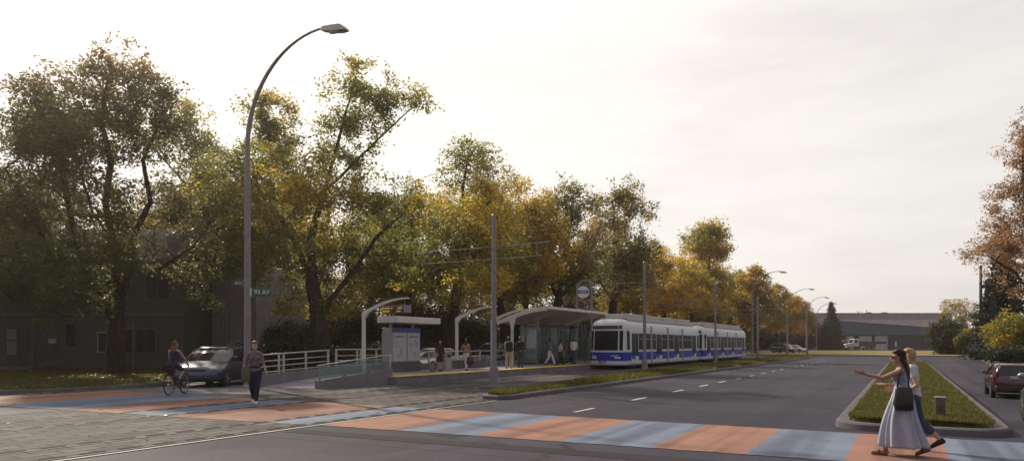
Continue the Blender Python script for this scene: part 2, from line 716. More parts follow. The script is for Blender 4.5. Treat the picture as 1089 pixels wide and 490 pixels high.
# roads
sheet('road', [(-70, -22), (70, -22), (70, 14.9), (1.66, 14.9), (1.66, 103), (-13, 103), (-13, 14.9), (-25.3, 14.9), (-25.3, 9.5), (-70, 9.5)], 0.0, M_ASPH)
sheet('side_road', [(-25.3, 14.9), (-22.35, 14.9), (-22.35, 105), (-28, 105), (-28, 22), (-26.6, 18)], 0.0, M_ASPH)
gx = [1.66, 1.9, 2.2, 2.8, 4, 5.5, 6.9]
gy = [14.9] + list(range(16, 104, 2)) + [103]
vs, fs = [], []
for y in gy:
    for x in gx:
        vs.append((x, y, sag(y) * sstep(1.66, 2.1, x)))
for j in range(len(gy) - 1):
    for i in range(len(gx) - 1):
        a = j * len(gx) + i
        fs.append([a, a + 1, a + 1 + len(gx), a + len(gx)])
struct(mesh_np('right_road', vs, fs, M_ASPH, smooth=True))
sheet('far_road', [(-60, 103.0), (60, 103.0), (60, 108.5), (-60, 108.5)], .0, M_ASPH)
sheet('parking_lot', [(-60, 198), (60, 198), (60, 300), (-60, 300)], .0, M_ASPH)

# tramway paving, painted crossing
sheet('tramway', [(-18.45, -24), (-10.38, -24), (-10.38, 17.3), (-11.2, 17.6), (-12.6, 30), (-12.9, 40), (-12.9, 118), (-18.3, 118), (-18.3, 18.4), (-18.45, 18.4)], .004, M_PAVE)
sheet('pavement', [(-22.2, 55.6), (-18.3, 55.6), (-18.3, 118), (-22.2, 118)], .006, M_CONC)
sheet('apron', [(-25.2, 14.35), (-18.45, 14.35), (-18.45, 18.5), (-25.2, 18.5)], .005, M_CONC)
YU = lambda x: 14.22 + .004 * (-x)
YL = lambda x: 10.35 + .055 * (x + 8) if x > -10.4 else 10.15 + .09 * (x + 10.4)
stripe = [(-24.9, -21.5, 'o'), (-21.5, -18.45, 'b'), (-18.45, -16.45, 'o'), (-16.45, -14.88, 'b'), (-14.88, -11.8, 'o'), (-11.8, -10.62, 'b'),
          (-10.34, -8.46, 'o'), (-8.46, -6.77, 'b'), (-6.77, -5.09, 'o'), (-5.09, -3.53, 'b'), (-3.53, -2.09, 'o'), (-2.09, -.74, 'b'), (-.74, .56, 'o'), (.56, 2.3, 'b'), (2.3, 4.0, 'o'), (4.0, 5.8, 'b')]
for a, b_, k in stripe:
    # worn hand-laid edges
    jr = random.Random(int(a * 100))
    e0 = [(a + (b_ - a) * t / 14, YL(a + (b_ - a) * t / 14) + jr.uniform(-.022, .022)) for t in range(15)]
    e1 = [(a + (b_ - a) * t / 14, YU(a + (b_ - a) * t / 14) + jr.uniform(-.022, .022)) for t in range(15)]
    vv = e0 + e1
    o_ = mesh_np('crosswalk_stripe', [(x_, y_, .008) for x_, y_ in vv], [[t, t + 1, t + 16, t + 15] for t in range(14)], M_ORANGE if k == 'o' else M_BLUE)
    struct(o_)
sheet('tramway_edge_line', [(-10.44, -24), (-10.36, -24), (-10.34, 17.2), (-10.42, 17.2)], .012, M_WHITE)
for i, (x, wd) in enumerate([(-10.70, .12), (-11.82, .12), (-14.88, .12), (-16.45, .13), (-17.8, .12)]):
    # dashed dark slabs along each rail
    vs, fs = [], []
    y = -14.0
    k = 0
    while y < 110:
        n = len(vs)
        vs += [(x - wd / 2, y, .012), (x + wd / 2, y, .012), (x + wd / 2, y + .36, .012), (x - wd / 2, y + .36, .012)]
        fs.append([n, n + 1, n + 2, n + 3])
        y += .58
    if i < 4:
        o = struct(mesh_np('track_joint', vs, fs, M_DARK))
    M_RAIL = mat('rail_steel', (.035, .032, .034), .6, .0, spec=.15)
    sheet('rail', [(x + .10, -24), (x + .15, -24), (x + .15, 112), (x + .10, 112)], .0125, M_RAIL)
for (y0, y1) in [(15.3, 16.5), (19.4, 20.7), (23.5, 24.8), (27.1, 28.4)] + [(30.3 + 3.4 * k, 31.6 + 3.4 * k) for k in range(14)]:
    sheet('lane_mark', [(-7.06, y0), (-6.94, y0), (-6.94, y1), (-7.06, y1)], .004, M_WHITE)
# patched strip and joint of the cross street just in front of the crossing
M_PATCH = ground_mat('asphalt_patch', concrete_f((.033, .029, .034)))
sheet('asphalt_patch', [(-10.2, 9.55), (-2, 9.95), (5, 10.25), (5, 9.75), (-2, 9.45), (-10.2, 9.1)][::-1], .004, M_PATCH)
sheet('asphalt_joint', [(-10.3, 8.52), (6, 9.22), (6, 9.20), (-10.3, 8.50)][::-1], .004, M_WHITE if False else ground_mat('pale_seam', concrete_f((.10, .095, .10))))


def rounded(x0, x1, y0, y1, r, n=6):
    pts = []
    for cx, cy, a0 in ((x1 - r, y0 + r, -90), (x1 - r, y1 - r, 0), (x0 + r, y1 - r, 90), (x0 + r, y0 + r, 180)):
        for k in range(n + 1):
            a = R(a0 + 90 * k / n)
            pts.append((cx + r * math.cos(a), cy + r * math.sin(a)))
    return pts


def inset(pts, d):
    n = len(pts)
    res = []
    for i in range(n):
        p0, p1, p2 = Vector(pts[i - 1]), Vector(pts[i]), Vector(pts[(i + 1) % n])
        a, b_ = (p1 - p0), (p2 - p1)
        t = (a.normalized() + b_.normalized()).normalized()
        nn = Vector((-t.y, t.x))
        res.append((p1.x + nn.x * d, p1.y + nn.y * d))
    return res


def densify(pts, step=2.5):
    res = []
    n = len(pts)
    for i in range(n):
        a, b_ = Vector(pts[i]), Vector(pts[(i + 1) % n])
        k = max(1, int((b_ - a).length / step))
        for j in range(k):
            p = a + (b_ - a) * j / k
            res.append((p.x, p.y))
    return res


def island(name, pts, h, kw, soil, crown=.06, drop=None):
    """grassed traffic island: kerb ring and a low mound of soil"""
    pts = densify(pts)
    base = [(x, y, (-.03 if drop is None else drop(x, y))) for x, y in pts]
    r1 = [(x, y, h - .03) for x, y in inset(pts, .02)]
    r2 = [(x, y, h) for x, y in inset(pts, .06)]
    i3 = inset(pts, kw)
    r3 = [(x, y, h) for x, y in i3]
    r4 = [(x, y, h - .05) for x, y in i3]
    mb = MB().loft([base, r1, r2, r3, r4], True, False)
    k = struct(mb.build(name + '_kerb', M_KERB, smooth='auto'))
    mb = MB()
    rr = [[(x, y, h - .02) for x, y in i3], [(x, y, h + crown * .7) for x, y in inset(pts, kw + .35)], [(x, y, h + crown) for x, y in inset(pts, kw + .7)]]
    mb.loft(rr, True, False)
    mb.f.append([len(mb.v) - len(pts) + i for i in range(len(pts))])
    struct(mb.build(name + '_turf', soil, smooth=True))
    return i3


MED_R = rounded(-1.24, 1.72, 14.72, 66, .75)
island('median', MED_R, .14, .27, M_LAWN, .045, lambda x, y: -.03 + (sag(y) if x > 1 else 0))
MED_L = [(-10.22, 17.9), (-10.05, 40), (-9.75, 60), (-9.7, 86), (-10.2, 96), (-12.6, 99), (-13.3, 92), (-13.3, 60), (-13.0, 40), (-12.6, 30), (-11.35, 18.0), (-11.1, 17.6), (-10.5, 17.5)]
island('tram_verge', MED_L, .13, .2, M_LAWN, .03)


def kerb_line(name, pts, h=.13, wd=.18, zoff=None):
    L = []
    for i, p in enumerate(pts):
        a = Vector(pts[max(i - 1, 0)])
        b_ = Vector(pts[min(i + 1, len(pts) - 1)])
        t = (b_ - a).normalized()
        n = Vector((-t.y, t.x))
        p = Vector(p)
        z = zoff(p.y) if zoff else 0
        q = p + n * wd
        m_ = p + n * .03
        L.append([(p.x, p.y, z - .05), (p.x + n.x * .01, p.y + n.y * .01, z + h - .03), (m_.x, m_.y, z + h), (q.x, q.y, z + h), (q.x, q.y, z - .05)])
    return struct(MB().loft(L, False, False).build(name, M_KERB, smooth='auto'))


left_kerb = [(-70, 9.6), (-29.5, 9.6), (-27.2, 10.1), (-25.9, 11.2), (-25.35, 13), (-25.32, 15.2), (-25.8, 17), (-26.7, 18.4), (-28.0, 22), (-28.0, 100)]
kerb_line('left_kerb', left_kerb)
lawn_pts = [(x - .15, y + .12) for x, y in left_kerb] + [(-80, 100), (-80, 9.7)]
sheet('lawn', lawn_pts, .10, M_LAWN)
sheet('footpath', [(-80, 13.2), (-29.5, 13.2), (-28.6, 13.6), (-28.6, 100), (-30.2, 100), (-30.2, 15.4), (-80, 15)], .104, M_CONC)
kerb_line('right_kerb', [(7.1, 100), (7.0, 80), (7.0, 40), (7.0, 14)][::-1], .13, -.18, sag)
kerb_line('far_kerb', [(-60, 108.5), (60, 108.5)], .13, .2)
sheet('far_verge', [(-60, 108.6), (60, 108.6), (60, 198), (-60, 198)], .10, ground_mat('verge_grass', grass_ground((.13, .115, .04), (.19, .16, .06), (.25, .20, .085))))

# ================================================================ grass blades and fallen leaves
rng = np.random.default_rng(7)
M_BLADE = leaf_mat('grass_blade', [(0, (.028, .034, .006)), (.45, (.062, .062, .012)), (.8, (.105, .085, .022)), (1, (.15, .11, .04))], .35)


def inside(px, py, poly):
    res = np.zeros(len(px), bool)
    n = len(poly)
    for i in range(n):
        x1, y1 = poly[i]
        x2, y2 = poly[(i + 1) % n]
        c = ((y1 > py) != (y2 > py))
        xi = (x2 - x1) * (py - y1) / ((y2 - y1) if y2 != y1 else 1e-9) + x1
        res ^= c & (px < xi)
    return res


def grass(name, poly, zf, n, hgt, wid, ybias, label):
    xs_ = [p[0] for p in poly]
    ys_ = [p[1] for p in poly]
    x = rng.uniform(min(xs_), max(xs_), n)
    y = min(ys_) + (max(ys_) - min(ys_)) * rng.random(n) ** ybias
    k = inside(x, y, poly)
    x, y = x[k], y[k]
    n = len(x)
    clump = .5 + .5 * np.sin(x * 1.7 + np.sin(y * 1.3) * 2) * np.sin(y * .9 + x * .6)
    h = hgt * (.55 + .6 * rng.random(n)) * (.75 + .5 * clump)
    far = 1 + np.clip((y - 18) / 18, 0, 3)
    wv = wid * (.7 + .6 * rng.random(n)) * far
    a = rng.uniform(0, 2 * PI, n)
    le = rng.uniform(.15, .9, n) * h
    b_ = rng.uniform(0, 2 * PI, n)
    z = np.full(n, zf)
    dx, dy = np.cos(a) * wv, np.sin(a) * wv
    lx, ly = np.cos(b_) * le, np.sin(b_) * le
    v = np.empty((n, 3, 3), np.float32)
    v[:, 0] = np.stack([x - dx, y - dy, z], 1)
    v[:, 1] = np.stack([x + dx, y + dy, z], 1)
    v[:, 2] = np.stack([x + lx, y + ly, z + h], 1)
    t = np.clip(.15 + .5 * clump * rng.random(n) + .45 * rng.random(n) ** 2, 0, 1)
    o = mesh_np(name, v.reshape(-1, 3), np.arange(n * 3).reshape(n, 3), M_BLADE, None, attr=np.repeat(t, 3))
    tag(o, label, 'grass', kind='stuff')


grass('grass', inset(densify(MED_R), .26), .19, 80000, .085, .007, 2.1, 'green and yellowish turf on the kerbed median at right')
grass('grass', inset(MED_L, .2), .15, 50000, .14, .010, 1.7, 'narrow strip of turf between the tramway and the road')
grass('grass', [(-26.2, 12), (-25.9, 15), (-28.4, 19), (-28.4, 30), (-44, 30), (-44, 14), (-29, 10.4)], .10, 60000, .12, .012, 1.2, 'shaded lawn beneath the big tree in front of the house')

M_LITTER = leaf_mat('fallen_leaf', [(0, (.07, .035, .012)), (.5, (.15, .09, .02)), (1, (.20, .15, .035))], .1)


def litter(poly, zf, n, label, size=.05):
    xs_ = [p[0] for p in poly]; ys_ = [p[1] for p in poly]
    x = rng.uniform(min(xs_), max(xs_), n); y = rng.uniform(min(ys_), max(ys_), n)
    k = inside(x, y, poly)
    x, y = x[k], y[k]
    n = len(x)
    a = rng.uniform(0, 2 * PI, n)
    s = size * .8 * (.6 + .8 * rng.random(n))
    v = np.empty((n, 4, 3), np.float32)
    for i, (g, q) in enumerate(((0, 1.2), (PI / 2, .6), (PI, 1.0), (-PI / 2, .6))):
        v[:, i] = np.stack([x + np.cos(a + g) * s * q, y + np.sin(a + g) * s * q, zf + rng.random(n) * .03 + .004], 1)
    o = mesh_np('fallen_leaves', v.reshape(-1, 3), np.arange(n * 4).reshape(n, 4), M_LITTER, None, attr=np.repeat(rng.random(n), 4))
    tag(o, label, 'fallen leaves', kind='stuff')


litter([(-26, 12), (-25.6, 15), (-28, 19), (-28.2, 40), (-36, 40), (-36, 12)], .16, 1800, 'brown and yellow leaves fallen on the shaded lawn')
litter([(-25.3, 11.6), (-24.6, 11.6), (-24.6, 16), (-25.3, 16)], .012, 500, 'leaves gathered in the gutter along the left kerb', .04)
litter([(-10.3, 17.8), (-9.3, 17.8), (-9.1, 50), (-9.9, 50)], .006, 260, 'leaves scattered in the gutter beside the tram verge', .04)
litter([(-1, 15.2), (1.4, 15.2), (1.4, 40), (-1, 40)], .22, 260, 'few yellow leaves lying on the median turf', .05)
litter([(-18, -2), (-10.6, -2), (-10.6, 17), (-18, 17)], .014, 60, 'few leaves blown over the tramway paving', .05)
# ================================================================ trees
def bark_mat():
    m, nt, out = nt_new('bark')
    b = N(nt, 'ShaderNodeBsdfPrincipled')
    tc = N(nt, 'ShaderNodeTexCoord')
    mp = N(nt, 'ShaderNodeMapping')
    mp.inputs['Scale'].default_value = (7, 7, 1.4)
    nt.links.new(tc.outputs['Object'], mp.inputs['Vector'])
    n = noise(nt, mp.outputs[0], 1.6, 6, .65)
    nt.links.new(ramp(nt, n, [(.3, (.018, .013, .011)), (.7, (.065, .050, .042))]), b.inputs['Base Color'])
    b.inputs['Roughness'].default_value = .9
    b.inputs['Specular IOR Level'].default_value = .2
    nt.links.new(bump(nt, n, .8, .06), b.inputs['Normal'])
    nt.links.new(b.outputs[0], out.inputs[0])
    return m


M_BARK = bark_mat()
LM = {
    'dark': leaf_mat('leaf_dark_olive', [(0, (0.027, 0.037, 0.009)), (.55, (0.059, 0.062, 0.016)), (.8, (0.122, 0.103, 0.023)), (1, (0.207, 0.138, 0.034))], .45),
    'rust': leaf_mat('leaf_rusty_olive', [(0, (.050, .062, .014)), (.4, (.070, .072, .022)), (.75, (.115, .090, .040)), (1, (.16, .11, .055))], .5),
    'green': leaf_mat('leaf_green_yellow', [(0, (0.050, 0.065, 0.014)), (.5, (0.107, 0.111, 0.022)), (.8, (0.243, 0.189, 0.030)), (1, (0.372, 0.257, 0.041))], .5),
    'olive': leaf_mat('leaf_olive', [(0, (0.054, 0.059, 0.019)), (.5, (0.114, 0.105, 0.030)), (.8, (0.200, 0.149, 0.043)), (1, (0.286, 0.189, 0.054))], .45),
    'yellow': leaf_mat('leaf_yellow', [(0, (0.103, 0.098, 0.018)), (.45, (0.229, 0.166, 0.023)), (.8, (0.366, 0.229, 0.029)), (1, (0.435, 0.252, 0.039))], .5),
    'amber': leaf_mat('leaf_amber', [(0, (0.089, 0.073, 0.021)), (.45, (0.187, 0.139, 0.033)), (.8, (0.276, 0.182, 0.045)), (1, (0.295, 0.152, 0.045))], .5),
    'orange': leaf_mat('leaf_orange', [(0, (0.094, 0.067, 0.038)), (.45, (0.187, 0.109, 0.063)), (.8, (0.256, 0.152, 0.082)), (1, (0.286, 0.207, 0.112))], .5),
    'shrub': leaf_mat('leaf_shrub', [(0, (.014, .020, .007)), (.6, (.030, .036, .012)), (1, (.075, .065, .02))], .3),
    'needle': leaf_mat('leaf_needle', [(0, (.010, .016, .010)), (.6, (.020, .028, .018)), (1, (.040, .048, .028))], .2),
}


LEAFX = 1.08
HOLE = -.05
SIGX = .55


def grow(rg, seeds, parents, attr, step, kill, up=.06, jit=.12, maxit=140):
    """space colonisation: limbs reach for points spread through the crown"""
    P = [np.array(s, float) for s in seeds]
    par = list(parents)
    A = np.array(attr)
    nodes = np.array(P)
    d2 = ((A[:, None] - nodes[None]) ** 2).sum(2)
    near = d2.argmin(1)
    dist = d2.min(1)
    alive = np.ones(len(A), bool)
    for it in range(maxit):
        ai = np.where(alive)[0]
        if len(ai) == 0:
            break
        nn = near[ai]
        u, inv = np.unique(nn, return_inverse=True)
        vec = A[ai] - nodes[nn]
        vec /= np.linalg.norm(vec, axis=1)[:, None] + 1e-9
        s = np.zeros((len(u), 3))
        np.add.at(s, inv, vec)
        s /= np.linalg.norm(s, axis=1)[:, None] + 1e-9
        s += rg.normal(0, jit, s.shape)
        s[:, 2] += up
        s /= np.linalg.norm(s, axis=1)[:, None] + 1e-9
        new = nodes[u] + s * step
        base = len(nodes)
        nodes = np.vstack([nodes, new])
        par += list(u)
        dd = ((A[ai][:, None] - new[None]) ** 2).sum(2)
        j = dd.argmin(1)
        dm = dd.min(1)
        b = dm < dist[ai]
        near[ai[b]] = base + j[b]
        dist[ai[b]] = dm[b]
        alive &= dist > kill * kill
        if len(nodes) > 9000:
            break
    return nodes, np.array(par)


def limb_mesh(nodes, par, Rt, tipr=.010, expo=.66):
    n = len(nodes)
    cnt = np.zeros(n)
    kids = np.zeros(n, int)
    for i in range(1, n):
        kids[par[i]] += 1
    for i in range(n - 1, 0, -1):
        if kids[i] == 0:
            cnt[i] += 1
        cnt[par[i]] += cnt[i]
    rad = np.maximum(tipr, Rt * (cnt / cnt[0]) ** expo)
    big = np.zeros(n, int) - 1
    bc = np.zeros(n)
    for i in range(1, n):
        p = par[i]
        if cnt[i] > bc[p]:
            bc[p] = cnt[i]
            big[p] = i
    dirs = np.zeros((n, 3))
    dirs[1:] = nodes[1:] - nodes[par[1:]]
    dirs[0] = (0, 0, 1)
    dirs /= np.linalg.norm(dirs, axis=1)[:, None] + 1e-9
    # node frame smoothed with the main child
    sm = dirs.copy()
    hb = big >= 0
    sm[hb] += dirs[big[hb]]
    sm /= np.linalg.norm(sm, axis=1)[:, None] + 1e-9

    def frame(t):
        ref = np.where(np.abs(t[:, 2:3]) < .95, np.array([[0, 0, 1.]]), np.array([[1., 0, 0]]))
        ref = np.broadcast_to(np.array([[.31, .95, .02]]), t.shape)
        a = ref - t * (ref * t).sum(1)[:, None]
        a /= np.linalg.norm(a, axis=1)[:, None] + 1e-9
        return a, np.cross(t, a)
    V, F = [], []
    off = 0
    idx = np.arange(1, n)
    for k, sel in ((9, rad[idx] > .07), (5, (rad[idx] <= .07) & (rad[idx] > .02)), (3, rad[idx] <= .02)):
        ii = idx[sel]
        if len(ii) == 0:
            continue
        pp = par[ii]
        main = big[pp] == ii
        t0 = np.where(main[:, None], sm[pp], dirs[ii])
        r0 = np.where(main, np.minimum(rad[pp], rad[ii] * 1.5), rad[ii] * 1.12)
        a0, b0 = frame(t0)
        a1, b1 = frame(sm[ii])
        g = np.arange(k) * 2 * PI / k
        cg, sg = np.cos(g)[None, :, None], np.sin(g)[None, :, None]
        ring0 = nodes[pp][:, None] + (a0[:, None] * cg + b0[:, None] * sg) * r0[:, None, None]
        ring1 = nodes[ii][:, None] + (a1[:, None] * cg + b1[:, None] * sg) * rad[ii][:, None, None]
        m = len(ii)
        V.append(np.concatenate([ring0, ring1], 1).reshape(-1, 3))
        kk = np.arange(k)
        k2 = (kk + 1) % k
        base = (np.arange(m) * 2 * k)[:, None] + off
        q = np.stack([base + kk, base + k2, base + k + k2, base + k + kk], 2).reshape(-1, 4)
        F.append(q)
        off += m * 2 * k
    return np.concatenate(V), np.concatenate(F), rad, cnt


def leaves(rg, centers, per, sig, size, tint, flat=.55):
    n = len(centers) * per
    c = np.repeat(centers, per, 0) + rg.normal(0, 1, (n, 3)) * np.array([sig, sig, sig * .75])
    t = np.clip(np.repeat(tint, per) + rg.normal(0, .16, n), 0, 1)
    s = size * 1.12 * (.55 + .8 * rg.random(n))
    nrm = rg.normal(0, 1, (n, 3))
    nrm[:, 2] = np.abs(nrm[:, 2]) + flat
    nrm /= np.linalg.norm(nrm, axis=1)[:, None]
    a = rg.normal(0, 1, (n, 3))
    a -= nrm * (a * nrm).sum(1)[:, None]
    a /= np.linalg.norm(a, axis=1)[:, None] + 1e-9
    b = np.cross(nrm, a)
    s = s[:, None]
    v = np.empty((n, 4, 3), np.float32)
    v[:, 0] = c - a * s * .5
    v[:, 1] = c + b * s * .27 - nrm * s * .05
    v[:, 2] = c + a * s * .55
    v[:, 3] = c - b * s * .27 - nrm * s * .05
    return v.reshape(-1, 3), np.arange(n * 4).reshape(n, 4), np.repeat(t, 4)


def tree(name, label, cat, base, blobs, trunk, Rt, leaf, size, natt, per, sig, seed, limbs=(), group=None, step=.5, kill=.95, void=.0, tint=.4, hgt_t=0.0, fork=None, depthk=.85, gap=.1, bias=.5, cube=None):
    """base (x,y); blobs in survey px (u, v, ru, rv, depth offset m) at the tree's depth; trunk: list of (u,v)"""
    rg = np.random.default_rng(seed)
    bx, by, bz, d = base
    px = d / FPX
    natt = int(natt * 2.6); kill *= .62; step *= .8; per = int(per * LEAFX)
    r_ = np.array([CT, ST]); f_ = np.array([-ST, CT])

    def W(u, v, dd=0.0):
        x, y = at(u, d)
        return np.array([x + f_[0] * dd - bx, y + f_[1] * dd - by, zat(v, d) - bz])
    pts, tints = [], []
    vol = sum(ru * ru * rv for _, _, ru, rv, *_ in blobs)
    for bl in blobs:
        u, v, ru, rv = bl[:4]
        dd = bl[4] if len(bl) > 4 else 0
        k = max(8, int(natt * (ru * ru * rv) ** .92 / sum((q[2] ** 2 * q[3]) ** .92 for q in blobs)))
        q = rg.normal(0, 1, (k * 2, 3))
        q /= np.linalg.norm(q, axis=1)[:, None]
        rad = (rg.random(k * 2) ** bias)[:, None]
        # uneven outline
        ph = rg.uniform(0, 6, 3)
        lump = 1 + .16 * np.sin(q[:, 0] * 4 + ph[0]) * np.sin(q[:, 2] * 5 + ph[1]) + .10 * np.sin(q[:, 1] * 7 + q[:, 2] * 6 + ph[2])
        q = q * rad * lump[:, None]
        c = W(u, v, dd)
        p = c + np.stack([q[:, 0] * ru * px * r_[0] + q[:, 1] * ru * px * depthk * f_[0], q[:, 0] * ru * px * r_[1] + q[:, 1] * ru * px * depthk * f_[1], q[:, 2] * rv * px], 1)
        # voids between leaf masses
        fq = 1.05 / max(.9, kill / .62)
        g = np.sin(p[:, 0] * fq + ph[0]) + np.sin(p[:, 1] * fq * 1.1 + ph[1]) + np.sin(p[:, 2] * fq * 1.3 + ph[2]) + .6 * np.sin((p[:, 0] + p[:, 2]) * fq * 2.1)
        p = p[g > void - 1.2][:k]
        p = p[p[:, 2] > .8]
        pts.append(p)
    pts = np.concatenate(pts)
    seeds, par = [], []

    def addline(line, start):
        prev = start
        for a, b in zip(line[:-1], line[1:]):
            L = np.linalg.norm(b - a)
            k = max(1, int(round(L / step)))
            for j in range(1, k + 1):
                w_ = rg.normal(0, .035 * min(1, step), 3)
                seeds.append(a + (b - a) * j / k + w_)
                par.append(prev)
                prev = len(seeds) - 1
        return prev
    seeds.append(W(*trunk[0]) * np.array([1, 1, 0]) + np.array([0, 0, -.15]))
    par.append(0)
    top = addline([seeds[0]] + [W(*t) for t in trunk[1:]], 0)
    for li in limbs:
        p = [W(*t) for t in li]
        arr = np.array(seeds)
        k = int(((arr - p[0]) ** 2).sum(1).argmin())
        addline([arr[k]] + p[1:], k)
    nodes, par = grow(rg, seeds, par, pts, step, kill)
    V, F, rad, cnt = limb_mesh(nodes, par, Rt)
    # root flare
    low = V[:, 2] < .5
    ctr = nodes[0][:2]
    V[low, :2] = ctr + (V[low, :2] - ctr) * (1 + .5 * (.5 - V[low, 2:3]).clip(0, .6))
    root = thing(name, label, cat, (bx, by, bz), 0, group)
    mesh_np('trunk', V, F, M_BARK, root, smooth=True)
    tips = nodes[cnt <= 4]
    cl = np.concatenate([tips, pts])
    ph = rg.uniform(0, 6, 3)
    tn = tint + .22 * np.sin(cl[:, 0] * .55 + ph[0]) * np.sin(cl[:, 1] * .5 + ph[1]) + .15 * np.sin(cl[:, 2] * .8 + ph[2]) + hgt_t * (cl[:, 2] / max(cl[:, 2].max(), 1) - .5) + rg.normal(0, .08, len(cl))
    # foliage hangs in sprays with open holes between them
    fz = 2.4 / (sig * 2.2)
    hole = np.sin(cl[:, 0] * fz + ph[1]) * np.sin(cl[:, 1] * fz * 1.1 + ph[2]) + np.sin(cl[:, 2] * fz * 1.25 + ph[0]) * np.sin((cl[:, 0] - cl[:, 1]) * fz * .6 + ph[2])
    keep = (rg.random(len(cl)) > gap) & (hole + rg.normal(0, .35, len(cl)) > HOLE)
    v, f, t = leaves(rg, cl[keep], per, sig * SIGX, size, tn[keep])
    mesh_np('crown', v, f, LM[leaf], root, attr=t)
    return root


def place(root, x, y, rz, sc, name=None, label=None, group=None, z=0.0, zs=None, leaf=None):
    c = copy_tree(root)
    c.location = (x, y, z)
    c.rotation_euler = (0, 0, rz)
    c.scale = (sc, sc, zs or sc)
    if label: c['label'] = label
    if group: c['group'] = group
    if leaf:
        for ch in c.children:
            if ch.name.startswith('crown'):
                ch.data = ch.data.copy()
                ch.data.materials[0] = LM[leaf]
    return c


def B(u, d, z=0.0):
    x, y = at(u, d)
    return (x, y, z, d)


T1 = tree('lawn_tree', 'big rust tinged tree with forked leaning trunk on the lawn in front of the house', 'tree', B(122, 35.4, .1),
          [(62, 118, 66, 52, 1), (128, 84, 52, 40, 0), (178, 132, 42, 44, -1), (12, 150, 44, 58, 2), (105, 170, 66, 48, -2), (30, 232, 48, 46, 0), (180, 208, 46, 44, 1.5), (150, 262, 48, 44, -3), (62, 292, 50, 40, -2.5), (118, 318, 34, 30, -4), (196, 288, 34, 40, 2), (20, 310, 26, 22, -3)],
          [(122, 402), (123, 375), (124, 345), (126, 322)], .46, 'rust', .16, 1650, 24, .40, 5,
          limbs=[[(124, 345), (112, 318), (100, 295), (84, 270), (76, 235), (68, 190), (60, 140)], [(100, 295), (78, 282), (58, 276), (44, 250), (20, 205), (6, 180)], [(126, 322), (122, 285), (120, 255), (112, 215), (118, 175), (108, 130), (112, 95)], [(126, 322), (138, 285), (142, 250), (160, 215), (152, 170), (170, 130)], [(140, 285), (170, 285), (205, 262), (222, 240)], [(120, 255), (98, 225), (88, 190), (74, 150)]],
          step=.42, kill=.8, tint=.32, hgt_t=.6, void=.3, gap=.26)
T2 = tree('boulevard_tree', 'tall green tree with a high crown and a long arching limb behind the platform ramp', 'tree', B(345, 41.5, .1),
          [(380, 98, 36, 36, 0), (372, 150, 42, 44, 1), (424, 118, 36, 30, -1), (452, 110, 16, 16, -1), (278, 138, 40, 48, 1), (270, 108, 26, 28, 2), (320, 205, 56, 50, -2), (246, 205, 46, 54, 0), (396, 222, 42, 34, -1), (446, 214, 32, 22, -1), (300, 272, 54, 40, -3), (396, 275, 50, 36, 2), (346, 246, 50, 46, 3), (240, 268, 34, 30, 3), (330, 318, 60, 22, 2)],
          [(345, 396), (342, 360), (338, 338)], .50, 'green', .175, 1900, 24, .44, 11,
          limbs=[[(338, 338), (332, 300), (330, 255), (344, 205), (356, 165), (368, 120), (380, 75)], [(338, 345), (352, 318), (378, 285), (402, 250), (432, 224), (470, 216), (520, 214)], [(332, 300), (316, 262), (300, 235), (276, 205), (262, 165), (270, 115)], [(344, 205), (372, 178), (400, 150), (430, 122), (452, 106)], [(330, 290), (300, 268), (262, 240), (230, 205)]],
          step=.46, kill=.9, tint=.54, hgt_t=.12, void=.45, gap=.26)
T3 = tree('boulevard_tree', 'yellow green tree with slanting trunk behind the platform bins', 'tree', B(474, 51.5, .1),
          [(500, 178, 38, 32, 0), (520, 210, 40, 34, 0), (470, 225, 42, 36, 2), (505, 248, 56, 36, -2), (460, 280, 46, 36, 0), (530, 272, 40, 34, 2), (492, 300, 60, 24, -3), (492, 160, 18, 14, 0)],
          [(474, 390), (478, 350), (486, 310), (490, 285)], .42, 'green', .19, 1100, 22, .5, 21,
          limbs=[[(490, 285), (494, 245), (492, 200), (498, 165)], [(486, 310), (470, 280), (455, 240)], [(490, 285), (515, 262), (540, 230)]],
          step=.55, kill=1.05, tint=.72, hgt_t=-.1, void=.4, gap=.18)
T4 = tree('boulevard_tree', 'olive brown tree with bushy rounded crown behind the station shelter', 'tree', B(592, 67, .1),
          [(598, 215, 30, 28, 0), (580, 240, 30, 34, 2), (622, 250, 32, 36, -2), (590, 275, 46, 34, 0), (560, 285, 28, 30, 1), (615, 295, 46, 26, 2)],
          [(592, 384), (590, 350), (594, 318)], .44, 'olive', .24, 900, 20, .6, 31,
          limbs=[[(594, 318), (600, 280), (604, 240), (600, 205)], [(594, 318), (578, 285), (572, 250)], [(594, 318), (620, 290), (632, 255)]],
          step=.65, kill=1.25, tint=.42, void=.3, gap=.2)
T5 = tree('boulevard_tree', 'brownish tree with broad uneven crown beside the round station sign', 'tree', B(648, 76, .1),
          [(655, 208, 28, 24, 0), (675, 240, 26, 34, 0), (640, 240, 30, 34, 2), (660, 280, 44, 34, -2), (625, 290, 36, 30, 1), (690, 285, 22, 30, 2), (652, 188, 10, 8, 0)],
          [(648, 381), (650, 350), (652, 320)], .46, 'olive', .26, 950, 20, .65, 41,
          limbs=[[(652, 320), (655, 270), (652, 215)], [(652, 320), (675, 285), (682, 245)], [(652, 320), (632, 290), (622, 260)]],
          step=.7, kill=1.3, tint=.62, hgt_t=.15, void=.35, gap=.2)
T6 = tree('boulevard_tree', 'golden tree with low spreading crown behind the front of the tram', 'tree', B(705, 93, .1),
          [(702, 285, 28, 22, 0), (722, 300, 26, 22, 1), (686, 305, 28, 24, -1), (706, 320, 38, 18, 0)],
          [(705, 379), (706, 345), (706, 325)], .30, 'yellow', .27, 620, 20, .6, 51, step=.7, kill=1.2, tint=.5, void=.2, gap=.15)
